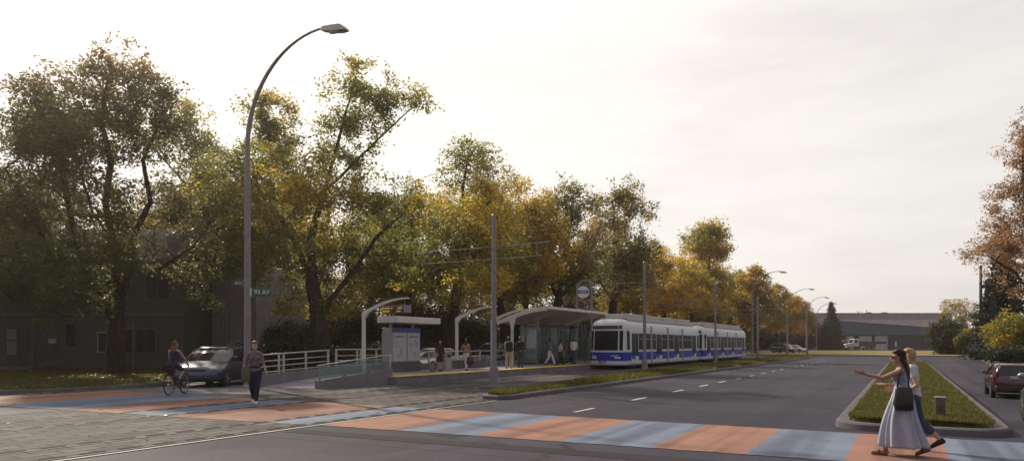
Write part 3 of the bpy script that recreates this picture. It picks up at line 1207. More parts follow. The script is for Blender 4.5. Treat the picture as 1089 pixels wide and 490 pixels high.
T7 = tree('poplar_tree', 'tall narrow yellow green poplar rising above the second tram car', 'tree', B(752, 116, .1),
          [(756, 245, 18, 16, 0), (748, 265, 26, 24, 0), (764, 275, 20, 28, 0), (740, 295, 26, 24, 2), (760, 310, 26, 24, 0), (752, 330, 34, 18, 0)],
          [(752, 376), (753, 345), (753, 318)], .5, 'green', .36, 900, 20, .8, 61, limbs=[[(753, 318), (754, 280), (757, 240)]], step=.9, kill=1.6, tint=.78, void=.1, gap=.12)
T8 = tree('street_tree', 'small amber street tree standing just past the rear of the tram', 'tree', B(803, 118, .05),
          [(800, 302, 20, 16, 0), (812, 318, 18, 16, 1), (790, 322, 18, 16, 0), (802, 336, 24, 12, 0), (806, 288, 9, 8, 0)],
          [(803, 376), (803, 352), (803, 338)], .2, 'amber', .32, 520, 20, .62, 71, step=.7, kill=1.15, tint=.45, void=.15, gap=.12)

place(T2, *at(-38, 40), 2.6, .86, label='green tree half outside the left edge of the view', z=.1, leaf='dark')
place(T2, *at(226, 58), 4.0, 1.16, label='yellow green tree between the lawn tree and the street lamp', z=.1)
place(T4, *at(432, 57), 1.2, .86, label='olive tree between the arching limb and the slanting trunk', z=.1, leaf='green')
place(T3, *at(540, 60), 3.6, .92, label='olive tree behind the overhead line pole arms', z=.1, leaf='olive')
# yellow tree between the second and third boulevard trees, and repeats in the row
place(T6, *at(560, 62), 2.1, .80, label='bright yellow tree glowing behind the station shelter roof', z=.1, leaf='yellow', zs=1.12)
place(T6, *at(735, 106), .7, 1.05, label='golden tree with low crown between the poplar and the tram roof', z=.1, leaf='yellow')
place(T6, *at(668, 86), 4.2, .95, label='amber tree with low crown behind the tram windscreen', z=.1, leaf='amber')
place(T6, *at(778, 128), 1.1, 1.1, label='yellow green tree right of the poplar above the tram rear', z=.1, leaf='green')
for u, d, rz, s, lf, lb in [(826, 140, 1.0, .92, 'amber', 'amber street tree second along the pavement past the tram'),
                            (838, 158, 2.2, .9, 'yellow', 'yellow street tree third along the pavement past the tram'),
                            (848, 176, 3.1, .92, 'orange', 'orange street tree fourth along the pavement past the tram'),
                            (857, 194, 4.4, .85, 'amber', 'amber street tree fifth along the pavement past the tram'),
                            (863, 210, 5.0, .72, 'orange', 'small orange street tree last along the pavement past the tram'),
                            (786, 150, 5.5, 1.15, 'green', 'green yellow tree filling the row behind the tram rear')]:
    place(T8, *at(u, d), rz, s, label=lb, leaf=lf, z=.05, group='street trees along the pavement')

# second row behind: the wood that closes the view between the trunks
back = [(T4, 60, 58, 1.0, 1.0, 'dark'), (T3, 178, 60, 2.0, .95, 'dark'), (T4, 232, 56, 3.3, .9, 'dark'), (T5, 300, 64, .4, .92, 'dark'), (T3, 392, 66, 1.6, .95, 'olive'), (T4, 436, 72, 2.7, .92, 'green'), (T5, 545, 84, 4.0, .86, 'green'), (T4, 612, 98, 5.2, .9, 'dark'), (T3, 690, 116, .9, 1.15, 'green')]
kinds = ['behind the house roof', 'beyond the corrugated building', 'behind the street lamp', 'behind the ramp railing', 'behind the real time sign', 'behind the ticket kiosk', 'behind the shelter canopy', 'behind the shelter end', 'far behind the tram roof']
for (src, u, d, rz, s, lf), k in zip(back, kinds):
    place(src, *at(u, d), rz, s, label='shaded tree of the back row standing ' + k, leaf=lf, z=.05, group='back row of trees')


# ---------------------------------------------------------------- shrubs
def shrub(name, label, cat, x, y, z, rx, ry, rz_, leaf, size, n, seed, group=None, tint=.35, stems=7):
    rg = np.random.default_rng(seed)
    q = rg.normal(0, 1, (n, 3))
    q /= np.linalg.norm(q, axis=1)[:, None]
    lump = 1 + .2 * np.sin(q[:, 0] * 5 + seed) * np.sin(q[:, 2] * 4 + q[:, 1] * 3) + .12 * np.sin(q[:, 1] * 9 + seed)
    q *= (rg.random(n) ** .33 * lump)[:, None]
    c = q * np.array([rx, ry, rz_]) + np.array([0, 0, rz_ * .92])
    c = c[c[:, 2] > .05]
    t = tint + .25 * np.sin(c[:, 0] * 1.7 + seed) * np.sin(c[:, 2] * 2.3) + rg.normal(0, .1, len(c))
    v, f, tt = leaves(rg, c, 10, .16 * max(1, rx / 2), size, t)
    root = thing(name, label, cat, (x, y, z), 0, group)
    mesh_np('foliage', v, f, LM[leaf], root, attr=tt)
    mb = MB()
    for k in range(stems):
        a = rg.uniform(0, 2 * PI)
        e = rg.uniform(.2, .75)
        mb.tube([(math.cos(a) * .12, math.sin(a) * .12, -.05), (math.cos(a) * rx * e * .5, math.sin(a) * ry * e * .5, rz_ * .7), (math.cos(a) * rx * e, math.sin(a) * ry * e, rz_ * 1.5)], [.04, .028, .01], 5)
    mb.build('stem', M_BARK, root, smooth=True)
    return root


S1 = shrub('shrub', 'dark rounded shrub behind the corrugated building corner', 'shrub', *at(285, 50), .05, 2.6, 2.0, 1.6, 'shrub', .16, 1500, 1, 'undergrowth shrubs')
sh = [(318, 52, 1.1, 'dark shrub behind the lower ramp railing'), (372, 54, 1.25, 'dark shrub behind the curved sign post'), (415, 57, 1.2, 'dark shrub behind the ticket kiosk'), (448, 60, 1.4, 'dark shrub behind the litter bin'), (500, 64, 1.35, 'dark shrub behind the waiting woman in white trousers'), (540, 70, 1.5, 'dark shrub behind the parked van'), (575, 76, 1.5, 'dark shrub behind the glass shelter wall'), (612, 82, 1.6, 'dark shrub behind the shelter far end'), (650, 92, 1.7, 'dark shrub behind the tram cab'), (690, 104, 1.9, 'dark shrub behind the first tram car'), (730, 118, 2.0, 'dark shrub behind the tram coupling'), (765, 130, 2.0, 'dark shrub behind the second tram car'), (800, 168, 2.3, 'dark shrub beyond the lawn past the tram'), (822, 182, 2.5, 'dark shrub beyond the far parked pickup'), (846, 200, 2.4, 'dark shrub beyond the far white car'), (868, 215, 2.2, 'dark shrub in front of the pale shed wall')]
for i, (u, d, s, lb) in enumerate(sh):
    place(S1, *at(u, d), i * 1.3, s, label=lb, group='undergrowth shrubs', z=.05, zs=s * (1.15 if i % 2 else .95))

# ---------------------------------------------------------------- conifers
def conifer(name, label, x, y, z, H, rad, seed, dens=1.0, size=.3, group=None):
    rg = np.random.default_rng(seed)
    root = thing(name, label, 'conifer', (x, y, z), 0, group)
    mb = MB()
    mb.tube([(0, 0, -.1), (.02, 0, H * .5), (0, 0, H * .99)], [H * .018, H * .011, .01], 8)
    cen, tn = [], []
    zz = H * .06
    while zz < H * .985:
        f = zz / H
        L0 = rad * (1 - f) ** .85 * (.9 + .2 * rg.random())
        k = 5 + int(5 * (1 - f))
        a0 = rg.uniform(0, 6)
        for j in range(k):
            a = a0 + 2 * PI * j / k + rg.normal(0, .2)
            L = L0 * rg.uniform(.65, 1.12)
            tip = np.array([math.cos(a) * L, math.sin(a) * L, zz - L * .22])
            mid = np.array([math.cos(a) * L * .5, math.sin(a) * L * .5, zz - L * .2])
            mb.tube([(0, 0, zz), tuple(mid), tuple(tip)], [.03, .02, .008], 3, False)
            m = max(3, int(L * 5 * dens))
            s = rg.random(m) ** .7
            p = np.array([0, 0, zz]) * (1 - s)[:, None] + tip * s[:, None]
            p[:, 2] -= np.sin(s * PI) * L * .08
            p += rg.normal(0, 1, (m, 3)) * np.array([L * .09, L * .09, .12])
            cen.append(p)
            tn.append(.25 + .4 * s * rg.random(m))
        zz += H * (.035 + .012 * rg.random())
    mb.build('trunk', M_BARK, root, smooth=True)
    cen = np.concatenate(cen); tn = np.concatenate(tn)
    v, f, t = leaves(rg, cen, 12, .12 + size * .25, size, tn, .1)
    mesh_np('crown', v, f, LM['needle'], root, attr=t)
    return root


conifer('spruce_tree', 'dark pointed spruce at the left corner of the blue grey shed', *at(884, 192), .05, 13.8, 4.3, 5, 1.1, .42)
conifer('spruce_tree', 'large dark spruce beside the orange tree at the right edge', *at(1066, 74), 0, 15.0, 3.4, 9, 1.5, .3)
conifer('spruce_tree', 'smaller dark spruce behind the tall bare pole at right', *at(1053, 88), 0, 9.5, 2.6, 12, 1.3, .3)

# ---------------------------------------------------------------- right side
tree('orange_tree', 'orange red autumn tree leaning in over the right edge', 'tree', B(1112, 60, 0),
     [(1088, 165, 26, 34, 0), (1078, 215, 30, 34, 0), (1054, 262, 26, 20, -1), (1030, 272, 20, 14, -1), (1085, 265, 34, 30, 2), (1110, 230, 40, 70, 0), (1062, 235, 18, 18, 0), (1120, 140, 34, 40, 0), (1090, 300, 26, 22, 0)],
     [(1112, 386), (1108, 340), (1104, 310)], .36, 'orange', .20, 1100, 22, .5, 81,
     limbs=[[(1108, 325), (1080, 290), (1050, 272), (1022, 268)], [(1104, 310), (1095, 250), (1088, 190), (1088, 140)]], step=.55, kill=1.0, tint=.42, void=.55, gap=.4)
tree('bare_tree', 'thin leaved tree with open twiggy crown behind the dark bush at right', 'tree', B(1022, 128, 0),
     [(1016, 328, 16, 10, 0), (1032, 330, 14, 12, 1), (1024, 342, 22, 10, -1), (1004, 338, 8, 8, 0)],
     [(1022, 375), (1022, 358), (1022, 350)], .22, 'olive', .28, 520, 9, .55, 91, step=.6, kill=.9, tint=.55, void=.2, gap=.45)
shrub('shrub', 'large dark rounded bush in front of the blue grey shed at right', 'shrub', *at(1008, 107), .05, 2.75, 2.6, 2.75, 'shrub', .22, 2600, 5, None, .45)
shrub('shrub', 'yellow green bush in front of the spruce at the right edge', 'shrub', *at(1079, 62), .02, 2.1, 2.0, 2.3, 'green', .17, 1700, 6, None, .6)
shrub('shrub', 'low dark green hedge like bush under the yellow green bush', 'shrub', *at(1076, 56), .02, 1.9, 1.4, .75, 'shrub', .13, 1300, 7, None, .3)
shrub('shrub', 'olive bush between the round dark bush and the bare pole', 'shrub', *at(1030, 104), .05, 2.2, 2.0, 2.1, 'green', .22, 1400, 8, None, .35)
S9 = shrub('shrub', 'distant pale tree top rising over the long shed roof', 'shrub', *at(912, 300), 0, 6, 4, 7.6, 'olive', .7, 1200, 9, None, .6)
# ================================================================ buildings
def siding_mat(name, col, pitch, vertical=True, dark=.6, rough=.6):
    m, nt, out = nt_new(name)
    b = N(nt, 'ShaderNodeBsdfPrincipled')
    tc = N(nt, 'ShaderNodeTexCoord')
    wv = N(nt, 'ShaderNodeTexWave', wave_type='BANDS', bands_direction='X' if vertical else 'Z', wave_profile='SAW')
    wv.inputs['Scale'].default_value = 1 / pitch * .5 / 1.59 * PI / 1.0 * .32
    wv.inputs['Distortion'].default_value = 0
    nt.links.new(tc.outputs['Object'], wv.inputs['Vector'])
    n = noise(nt, tc.outputs['Object'], 1.3, 5)
    c = ramp(nt, n, [(.3, tuple(q * .8 for q in col)), (.7, tuple(q * 1.2 for q in col))])
    c = mixc(nt, 1.0, c, ramp(nt, wv.outputs['Fac'], [(0, (dark,) * 3), (.14, (1, 1, 1)), (.9, (1.05,) * 3), (1, (dark,) * 3)]), 'MULTIPLY')
    nt.links.new(c, b.inputs['Base Color'])
    b.inputs['Roughness'].default_value = rough
    nt.links.new(bump(nt, wv.outputs['Fac'], .4, .02), b.inputs['Normal'])
    nt.links.new(b.outputs[0], out.inputs[0])
    return m


M_WHITEP = mat('white_paint', (.72, .71, .70), .45, var=.06)
M_TRIM = mat('trim_grey_green', (.075, .085, .075), .6)
M_GLASSD = mat('dark_window', (.010, .011, .013), .3, spec=.15, var=.3)
M_ROOF = mat('shingle', (.03, .028, .028), .95, var=.3, scale=3, spec=.02)
M_DOOR = mat('dark_door', (.045, .032, .030), .5)
M_STEELP = mat('pole_grey', (.23, .205, .225), .5, .2, var=.15, scale=3)
M_GALV = mat('galvanised', (.25, .24, .24), .45, .5, var=.15, scale=4)
M_CREAM = mat('station_steel', (.66, .60, .55), .45, .0, var=.08, scale=3)
M_SIDEG = siding_mat('house_siding', (.050, .058, .050), .20, False)
M_SIDEV = siding_mat('corrugated_siding', (.27, .245, .275), .30, True, .5)


def local(u, d, rz=TH):
    x, y = at(u, d)
    return (x, y, 0), rz


def window(parent, x0, x1, z0, z1, y=0.0, frame=None, bars=1, curtain=False):
    f = frame or M_WHITEP
    mb = MB()
    t, dp = .07, .06
    mb.box(x0 - t, x1 + t, y - dp, y + .05, z1, z1 + t, .01)
    mb.box(x0 - t * 1.4, x1 + t * 1.4, y - dp * 1.5, y + .05, z0 - t, z0, .01)
    mb.box(x0 - t, x0, y - dp, y + .05, z0 + .001, z1 - .001, .01)
    mb.box(x1, x1 + t, y - dp, y + .05, z0 + .001, z1 - .001, .01)
    for k in range(1, bars + 1):
        xm = x0 + (x1 - x0) * k / (bars + 1)
        mb.box(xm - .025, xm + .025, y - dp * .7, y + .05, z0 + .002, z1 - .002)
    w_ = mb.build('window', f, parent)
    MB().box(x0, x1, y - .012, y + .02, z0, z1).build('pane', M_GLASSD, w_)
    return w_


(hl, hr) = local(544.5, 43.0)
house = thing('house', 'grey green two storey house with dark door and letter box behind the lawn tree', 'house', hl, TH)
px_h = 43.0 / FPX
HX = lambda u: (u - CXP) * px_h
xa, xb = HX(-120), HX(196)
MB().box(xa, xb, 0, 9, 0, 7.0).build('wall', M_SIDEG, house)
mb = MB()
mb.add([(xa - .6, -.7, 6.85), (xb + .5, -.7, 6.85), (xb + .5, 9.7, 6.85), (xa - .6, 9.7, 6.85), (xa - .6, 4.5, 9.6), (xb + .5, 4.5, 9.6)],
       [[0, 1, 5, 4], [2, 3, 4, 5], [1, 2, 5], [3, 0, 4], [3, 2, 1, 0]])
rf = mb.build('roof', M_ROOF, house)
MB().box(xa - .62, xb + .52, -.78, -.70, 6.72, 6.92, .01).box(xa - .6, xb + .5, -.72, -.002, 6.70, 6.74).build('gutter', M_TRIM, rf)
fl = MB()
fl.box(xa - .02, xb + .02, -.10, -.001, 3.45, 3.62, .01)
for u in (35, 142, 194):
    fl.box(HX(u) - .07, HX(u) + .07, -.04, -.002, .3, 3.4, .01)
fl.build('trim_board', M_TRIM, house)
# storm door with pale panels, letter box, porch step
dr = MB().box(HX(5.5), HX(21.5), -.05, -.001, .35, 2.75, .01).build('door', M_DOOR, house)
MB().box(HX(8), HX(18.5), -.075, -.052, 1.95, 2.62, .01).box(HX(8), HX(18.5), -.075, -.052, 1.0, 1.85, .01).build('door_panel', mat('storm_panel', (.13, .125, .13), .3), dr)
MB().cyl((HX(20), -.10, 1.55), .03, .06, 10, 'y').build('handle', M_GALV, dr)
MB().box(HX(53), HX(61), -.16, -.002, 1.72, 1.98, .02).box(HX(53) - .01, HX(61) + .01, -.17, -.002, 1.985, 2.01).build('letter_box', mat('letterbox_grey', (.35, .34, .34), .5), house)
MB().box(HX(26.5), HX(30.5), -.10, -.002, 1.9, 2.05, .02).build('porch_light', mat('lamp_housing', (.03, .03, .03), .4), house)
MB().box(HX(-5), HX(52), -1.6, -.002, 0, .28, .02).box(HX(20), HX(44), -2.0, -1.602, 0, .15, .02).build('porch_step', M_CONC, house)
window(house, HX(71), HX(81), 1.55, 2.9, 0, M_TRIM, 0)
window(house, HX(105), HX(118), 1.2, 2.35, 0, mat('window_frame_grey', (.30, .30, .29), .6), 0)
window(house, HX(134), HX(166), 1.15, 2.6, 0, M_TRIM, 2)
window(house, HX(-40), HX(-10), 1.2, 2.6, 0, M_WHITEP, 1)
for a, b_ in ((8, 30), (62, 84), (112, 134), (156, 180)):
    window(house, HX(a), HX(b_), 4.5, 5.9, 0, M_TRIM, 1)
mb = MB()
for z in (1.1, 1.35, 1.6):
    mb.box(HX(69), HX(84), -.035, -.002, z - .22, z - .20)
mb.build('panel_trim', M_TRIM, house)

(gl_, gr_) = local(544.5, 47.0)
px_g = 47.0 / FPX
GX = lambda u: (u - CXP) * px_g
hg = thing('hedge', 'long low dark hedge behind the platform railing and parked cars', 'hedge', (-30.4, 24, .1), 0)
rgh = np.random.default_rng(15)
cc = np.stack([rgh.uniform(-.5, .5, 5200), rgh.uniform(0, 48, 5200), rgh.random(5200) ** .7], 1)
cc[:, 2] *= 1.5 + .18 * np.sin(cc[:, 1] * .8) + .12 * np.sin(cc[:, 1] * 2.3)
v_, f_h, t_ = leaves(rgh, cc, 9, .14, .13, .3 + .2 * np.sin(cc[:, 1]) + rgh.normal(0, .1, 5200))
hg.name = 'hedge_origin'
bpy.data.objects.remove(hg)
hg = mesh_np('hedge', v_, f_h, LM['shrub'], None, attr=t_)
hg.location = (-30.4, 24, .1)
tag(hg, 'long low dark hedge behind the platform railing and parked cars', 'hedge')
shed = thing('corrugated_building', 'windowless grey building clad in upright corrugated metal behind the parked hatchback', 'building', gl_, TH)
MB().add([(GX(192), 0, 0), (GX(272), 0, 0), (GX(272), 12, 0), (GX(192), 12, 0), (GX(192), 0, 5.9), (GX(272), 0, 7.2), (GX(272), 12, 7.2), (GX(192), 12, 5.9)],
         [[0, 1, 5, 4], [1, 2, 6, 5], [2, 3, 7, 6], [3, 0, 4, 7], [4, 5, 6, 7]]).build('wall', M_SIDEV, shed)
MB().bar((GX(191), -.06, 5.95), (GX(273), -.06, 7.28), .16, .2).build('roof_edge', M_TRIM, shed)
MB().box(GX(192), GX(272), -.05, -.002, 0, .5).build('plinth', M_CONC, shed)

# dark board fence behind the wood
(fl_, fr_) = local(544.5, 60.0)
px_f = 60.0 / FPX
fence = thing('board_fence', 'dark weathered board fence running behind the shrubs and station', 'fence', fl_, TH)
mb = MB()
rr = random.Random(3)
x = (262 - CXP) * px_f
k = 0
while x < (470 - CXP) * px_f:
    mb.box(x, x + .19, -.012, .012, .05, 2.15 + rr.uniform(-.04, .04))
    x += .2
mb.build('boards', mat('fence_board', (.045, .036, .034), .85, var=.35, scale=2), fence)
mb = MB()
x = (262 - CXP) * px_f
while x < (470 - CXP) * px_f:
    mb.box(x - .06, x + .06, .014, .13, 0, 2.1)
    x += 2.4
mb.box((262 - CXP) * px_f, (470 - CXP) * px_f, .014, .06, .45, .55).box((262 - CXP) * px_f, (470 - CXP) * px_f, .014, .06, 1.7, 1.8)
mb.build('fence_frame', mat('fence_post', (.05, .042, .04), .85), fence)

# ---------------------------------------------------------------- far sheds
(bl, br_) = local(544.5, 205.0)
pb = 205 / FPX
BX = lambda u: (u - CXP) * pb
BZ = lambda v: EYE - (v - HOR) * pb
M_BLUEG = siding_mat('blue_grey_cladding', (.052, .090, .140), .9, True, .75)
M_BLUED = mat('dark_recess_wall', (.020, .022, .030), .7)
M_OHD = siding_mat('overhead_door_white', (.42, .41, .42), .55, False, .7)
sb = thing('industrial_shed', 'blue grey shed with sloping roof line and three white vehicle doors', 'building', bl, TH)
x0, x1 = BX(890), BX(997)
zt0, zt1 = BZ(341.5), BZ(349)
zc = BZ(356)
MB().add([(x0, 0, zc), (x1, 0, zc), (x1, 30, zc), (x0, 30, zc), (x0, 0, zt0), (x1, 0, zt1), (x1, 30, zt1), (x0, 30, zt0)],
         [[0, 1, 5, 4], [1, 2, 6, 5], [2, 3, 7, 6], [3, 0, 4, 7], [4, 5, 6, 7], [3, 2, 1, 0]]).build('upper_wall', M_BLUEG, sb)
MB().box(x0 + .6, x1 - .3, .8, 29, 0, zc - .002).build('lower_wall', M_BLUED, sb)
MB().box(x0, x0 + .55, .2, 29, 0, zc - .002).build('corner_pier', M_BLUEG, sb)
MB().bar((x0 - .1, -.1, zt0 + .05), (x1 + .1, -.1, zt1 + .05), .25, .3).build('roof_edge', mat('flashing', (.03, .035, .05), .5), sb)
for a, b_ in ((895.5, 909), (915, 928), (931.5, 945)):
    d_ = MB().box(BX(a), BX(b_), .55, .79, .05, zc - .25).build('vehicle_door', M_OHD, sb)
    MB().box(BX(a) + .4, BX(b_) - .4, .52, .548, 1.9, 2.5).build('door_window', M_GLASSD, d_)
MB().box(BX(953.2), BX(954.6), .5, .78, 1.0, 2.6).build('notice_board', M_WHITEP, sb)

(cl_, cr_) = local(544.5, 262.0)
pc = 262 / FPX
LX = lambda u: (u - CXP) * pc
LZ = lambda v: EYE - (v - HOR) * pc
big = thing('long_shed', 'long pale grey industrial hall with panelled wall behind the blue grey shed', 'building', cl_, TH)
M_PALE = siding_mat('pale_metal_wall', (.44, .40, .45), 1.6, True, .78)
MB().box(LX(845), LX(1012), 0, 40, 0, LZ(339)).build('wall', M_PALE, big)
MB().box(LX(845), LX(1012), -.15, 40.2, LZ(339) + .002, LZ(333.5)).build('roof_band', siding_mat('roof_band_metal', (.24, .215, .25), 3.0, True, .85), big)
MB().box(LX(845), LX(1012), -.3, 40.3, LZ(333.5) + .002, LZ(332.6)).build('roof_edge', M_TRIM, big)
mb = MB()
for u in (929, 946):
    mb.box(LX(u), LX(u) + 1.2, 4, 6, LZ(332.6), LZ(331.2))
mb.tube([(LX(929), 5, LZ(331)), (LX(929), 5, LZ(328.5))], .15, 6)
mb.build('roof_vent', M_TRIM, big)
br2 = thing('brick_block', 'low brown brick block with window strip right of the pale hall', 'building', (*at(1002, 240), 0), TH)
MB().box(-3.5, 9, 0, 10, 0, 9.0).build('wall', mat('brown_brick', (.13, .07, .055), .85, var=.2), br2)
mb = MB()
for k in range(5):
    mb.box(-3.0 + k * 2.3, -1.4 + k * 2.3, -.06, .02, 6.2, 8.0)
mb.build('window_strip', M_GLASSD, br2)
# distant single sign posts on the far verge
sp = thing('sign_post', 'small white sign on thin post left of the large dark round bush', 'sign', (*at(1003, 112), .1), TH)
MB().tube([(0, 0, 0), (0, 0, 2.4)], .035, 6).build('post', M_GALV, sp)
MB().box(-.3, .3, -.05, -.03, 1.7, 2.5, .01).build('sign_plate', M_WHITEP, sp)
s2 = copy_tree(sp); s2.location = (*at(1023, 112), .1)
s2['label'] = 'small white sign on thin post right of the large dark round bush'

# ================================================================ tall street lamps
def lamp_proto(loc, label, group):
    L = thing('street_lamp', label, 'street lamp', loc, 0, group)
    MB().box(-.26, .26, -.26, .26, 0, .03, .005).tube([(0, 0, .03), (0, 0, .10)], [.22, .17], 14).build('base_plate', M_GALV, L)
    pts, rr = [(0, 0, .1), (0, 0, 4), (0, 0, 9.3)], [.135, .12, .095]
    for k in range(1, 17):
        a = PI / 2 * k / 16
        pts.append((3.8 * (1 - math.cos(a)), 0, 9.3 + 3.68 * math.sin(a)))
        rr.append(.095 - .055 * k / 16)
    pts.append((4.05, 0, 12.95)); rr.append(.042)
    MB().tube(pts, rr, 14).build('pole', M_STEELP, L, smooth='auto')
    z = pts[-1][2]
    rings = []
    for x_, w_, h0, h1 in ((3.92, .05, -.05, .05), (4.02, .10, -.08, .08), (4.4, .145, -.11, .10), (4.85, .155, -.11, .13), (4.97, .15, -.09, .10), (5.16, .11, -.07, -.03)):
        q_ = -.20 * (x_ - 3.92)
        rings.append([(x_, -w_, z + h0 + q_), (x_, w_, z + h0 + q_), (x_, w_ * .8, z + h1 + q_), (x_, -w_ * .8, z + h1 + q_)])
    hd = MB().loft(rings).build('lamp_head', mat('lamp_head_grey', (.40, .37, .36), .5, .2), L)
    MB().ell((4.60, 0, z - .235), .30, .12, .06, 12, 6).build('lens', mat('lamp_lens', (.55, .53, .48), .15, spec=.6), hd, smooth=True)
    MB().box(-.05, .05, -.162, -.15, .7, 1.1, .01).build('hand_hole', M_GALV, L)
    return L


lx, ly = -22.1, 18.0
lamp = lamp_proto((lx, ly, 0), 'tall grey street lamp with curved arm carrying the street name signs', None)
lg = 'street lamps along the left pavement'
lamps = [(-20.9, 113, 'tall curved street lamp first beyond the tram above the amber trees'), (-20.9, 151, 'tall curved street lamp second beyond the tram'), (-20.7, 180, 'tall curved street lamp third beyond the tram'), (-21.2, 207, 'tall curved street lamp farthest along the pavement')]
for x, y, lb in lamps:
    c = copy_tree(lamp)
    c.location = (x, y, 0)
    c['label'] = lb
    c['group'] = lg
# street name signs: green blades bolted to the lamp
M_SIGNG = mat('sign_green', (.02, .085, .055), .45, var=.1)
M_SIGNW = mat('sign_white', (.62, .63, .62), .4, var=.05)
ks = 26.5 / FPX
s1 = thing('street_name_sign', 'green street name sign reading 93 AV on the right of the lamp pole', 'sign', (lx, ly, zat(310.5, 26.5)), TH)
MB().box(.17, .90, -.035, -.015, -.15, .15, .01).build('sign_plate', M_SIGNG, s1)
MB().box(.10, .17, -.05, 0, -.16, .16, .01).tube([(0, 0, .1), (.14, -.03, .1)], .02, 6).tube([(0, 0, -.1), (.14, -.03, -.1)], .02, 6).build('bracket', M_SIGNW, s1)
text_mesh('93 AV', .235, M_SIGNW, 'lettering', s1, (.57, -.040, 0), (R(90), 0, 0))
s2 = thing('street_name_sign', 'small green street name sign on the left of the lamp pole', 'sign', (lx, ly, zat(301, 26.5)), TH)
MB().box(-.50, -.15, -.035, -.015, -.11, .11, .01).build('sign_plate', M_SIGNG, s2)
MB().tube([(0, 0, .06), (-.2, -.03, .06)], .02, 6).tube([(0, 0, -.06), (-.2, -.03, -.06)], .02, 6).build('bracket', M_GALV, s2)
text_mesh('85 ST', .12, M_SIGNW, 'lettering', s2, (-.33, -.040, 0), (R(90), 0, 0))

# tall bare pole at right
up = thing('utility_pole', 'tall bare dark pole at the far right kerb before the spruces', 'pole', (*at(1043, 75.3), -.12), 0)
MB().tube([(0, 0, -.3), (0, 0, 10.4)], [.19, .13], 12).build('shaft', mat('dark_pole', (.05, .043, .045), .8), up, smooth=True)
MB().tube([(0, 0, 10.401), (0, 0, 10.46)], [.15, .12], 12).build('pole_cap', M_GALV, up)
MB().box(-.22, .22, -.24, .24, .1, .5, .02).build('collar', M_CONC, up)

# ================================================================ overhead line
def ocs_proto(loc, label, group):
    L = thing('overhead_line_pole', label, 'pole', loc, 0, group)
    MB().box(-.42, .42, -.42, .42, -.02, .10, .02).build('base_slab', M_CONC, L)
    MB().box(-.24, .24, -.24, .24, .101, .13).tube([(0, 0, .13), (0, 0, .8)], [.18, .16], 12).build('base_sleeve', M_STEELP, L, smooth='auto')
    MB().tube([(0, 0, .8), (0, 0, 6.45)], [.10, .072], 12).tube([(0, 0, 6.45), (0, 0, 6.5)], [.095, .06], 12).build('mast', M_STEELP, L, smooth='auto')
    for sgn, ln in ((-1, 3.5), (1, 2.3)):
        ins = MB()
        ins.tube([(sgn * .09, 0, 5.27), (sgn * .55, 0, 5.27)], .014, 6)
        for k in range(4):
            ins.tube([(sgn * (.22 + .07 * k), 0, 5.27), (sgn * (.24 + .07 * k), 0, 5.27)], .036, 8)
        arm = MB().tube([(sgn * .55, 0, 5.27), (sgn * ln, 0, 5.30)], .019, 8).tube([(sgn * .1, 0, 4.82), (sgn * (ln - .3), 0, 4.84)], .010, 6).tube([(sgn * (ln - .5), 0, 5.29), (sgn * (ln - .5), 0, 4.83)], .012, 5)
        a = arm.build('cantilever_arm', M_GALV, L, smooth='auto')
        ins.build('insulator', mat('insulator_brown', (.10, .06, .05), .3), a, smooth='auto')
    return L


ocs = ocs_proto((-13.3, 21.9, 0), 'overhead line pole nearest the crossing standing on the tramway paving', 'overhead line poles along the tramway')
for (y, lb) in [(38.7, 'overhead line pole standing beside the front tram car near the cab'), (56.0, 'overhead line pole standing beside the rear tram car'), (74.5, 'overhead line pole first past the rear of the tram'), (95, 'overhead line pole second past the rear of the tram'), (116, 'overhead line pole third past the rear of the tram')]:
    c = copy_tree(ocs)
    c.location = (-13.2, y, 0)
    c['label'] = lb
M_WIRE = mat('copper_wire', (.06, .05, .045), .5, .5)
for x, lb in ((-16.6, 'overhead contact wires above the track used by the tram'), (-11.4, 'overhead contact wires above the empty near track')):
    w_ = thing('contact_wire', lb, 'overhead wire', (x, 0, 0), 0, 'overhead contact wires')
    mb = MB()
    ys_ = [21.9, 38.7, 56, 74.5, 95, 116, 140]
    mb.tube([(0, y, 4.82) for y in ys_], .008, 4)
    mb.build('contact_line', M_WIRE, w_)
    mb = MB()
    for a, b_ in zip(ys_[:-1], ys_[1:]):
        mb.tube([(0, a + (b_ - a) * t, 5.32 - .28 * 4 * t * (1 - t)) for t in [k / 8 for k in range(9)]], .008, 4, False)
    mb.build('messenger_line', M_WIRE, w_)

# ================================================================ station platform
PZ = .32
pf = thing('station_platform', 'raised concrete tram platform with ramp and yellow edge beside the track', 'platform', (-20.4, 22.4, 0), 0)


def prt(name, mb, m, parent=None, **k):
    """part given in world coordinates, parented to an Empty placed at loc"""
    p = parent or pf
    q = p
    off = Vector((0, 0, 0))
    while q is not None:
        off += q.location
        q = q.parent
    mb.v = [(a - off.x, b - off.y, c - off.z) for a, b, c in mb.v]
    return mb.build(name, m, p, **k)


XF, XB = -18.28, -22.3
M_SLAB = ground_mat('slab_concrete', concrete_f((.205, .19, .205)))
prt('slab', MB().box(XB, XF, 22.4, 55.5, -.02, PZ - .03, .015), M_SLAB)
prt('deck', MB().box(XB + .01, XF - .62, 22.41, 55.49, PZ - .029, PZ), M_PLAT)
prt('tactile_edge', MB().box(XF - .61, XF + .03, 22.41, 55.5, PZ - .029, PZ + .004, .01), M_YELLOW)
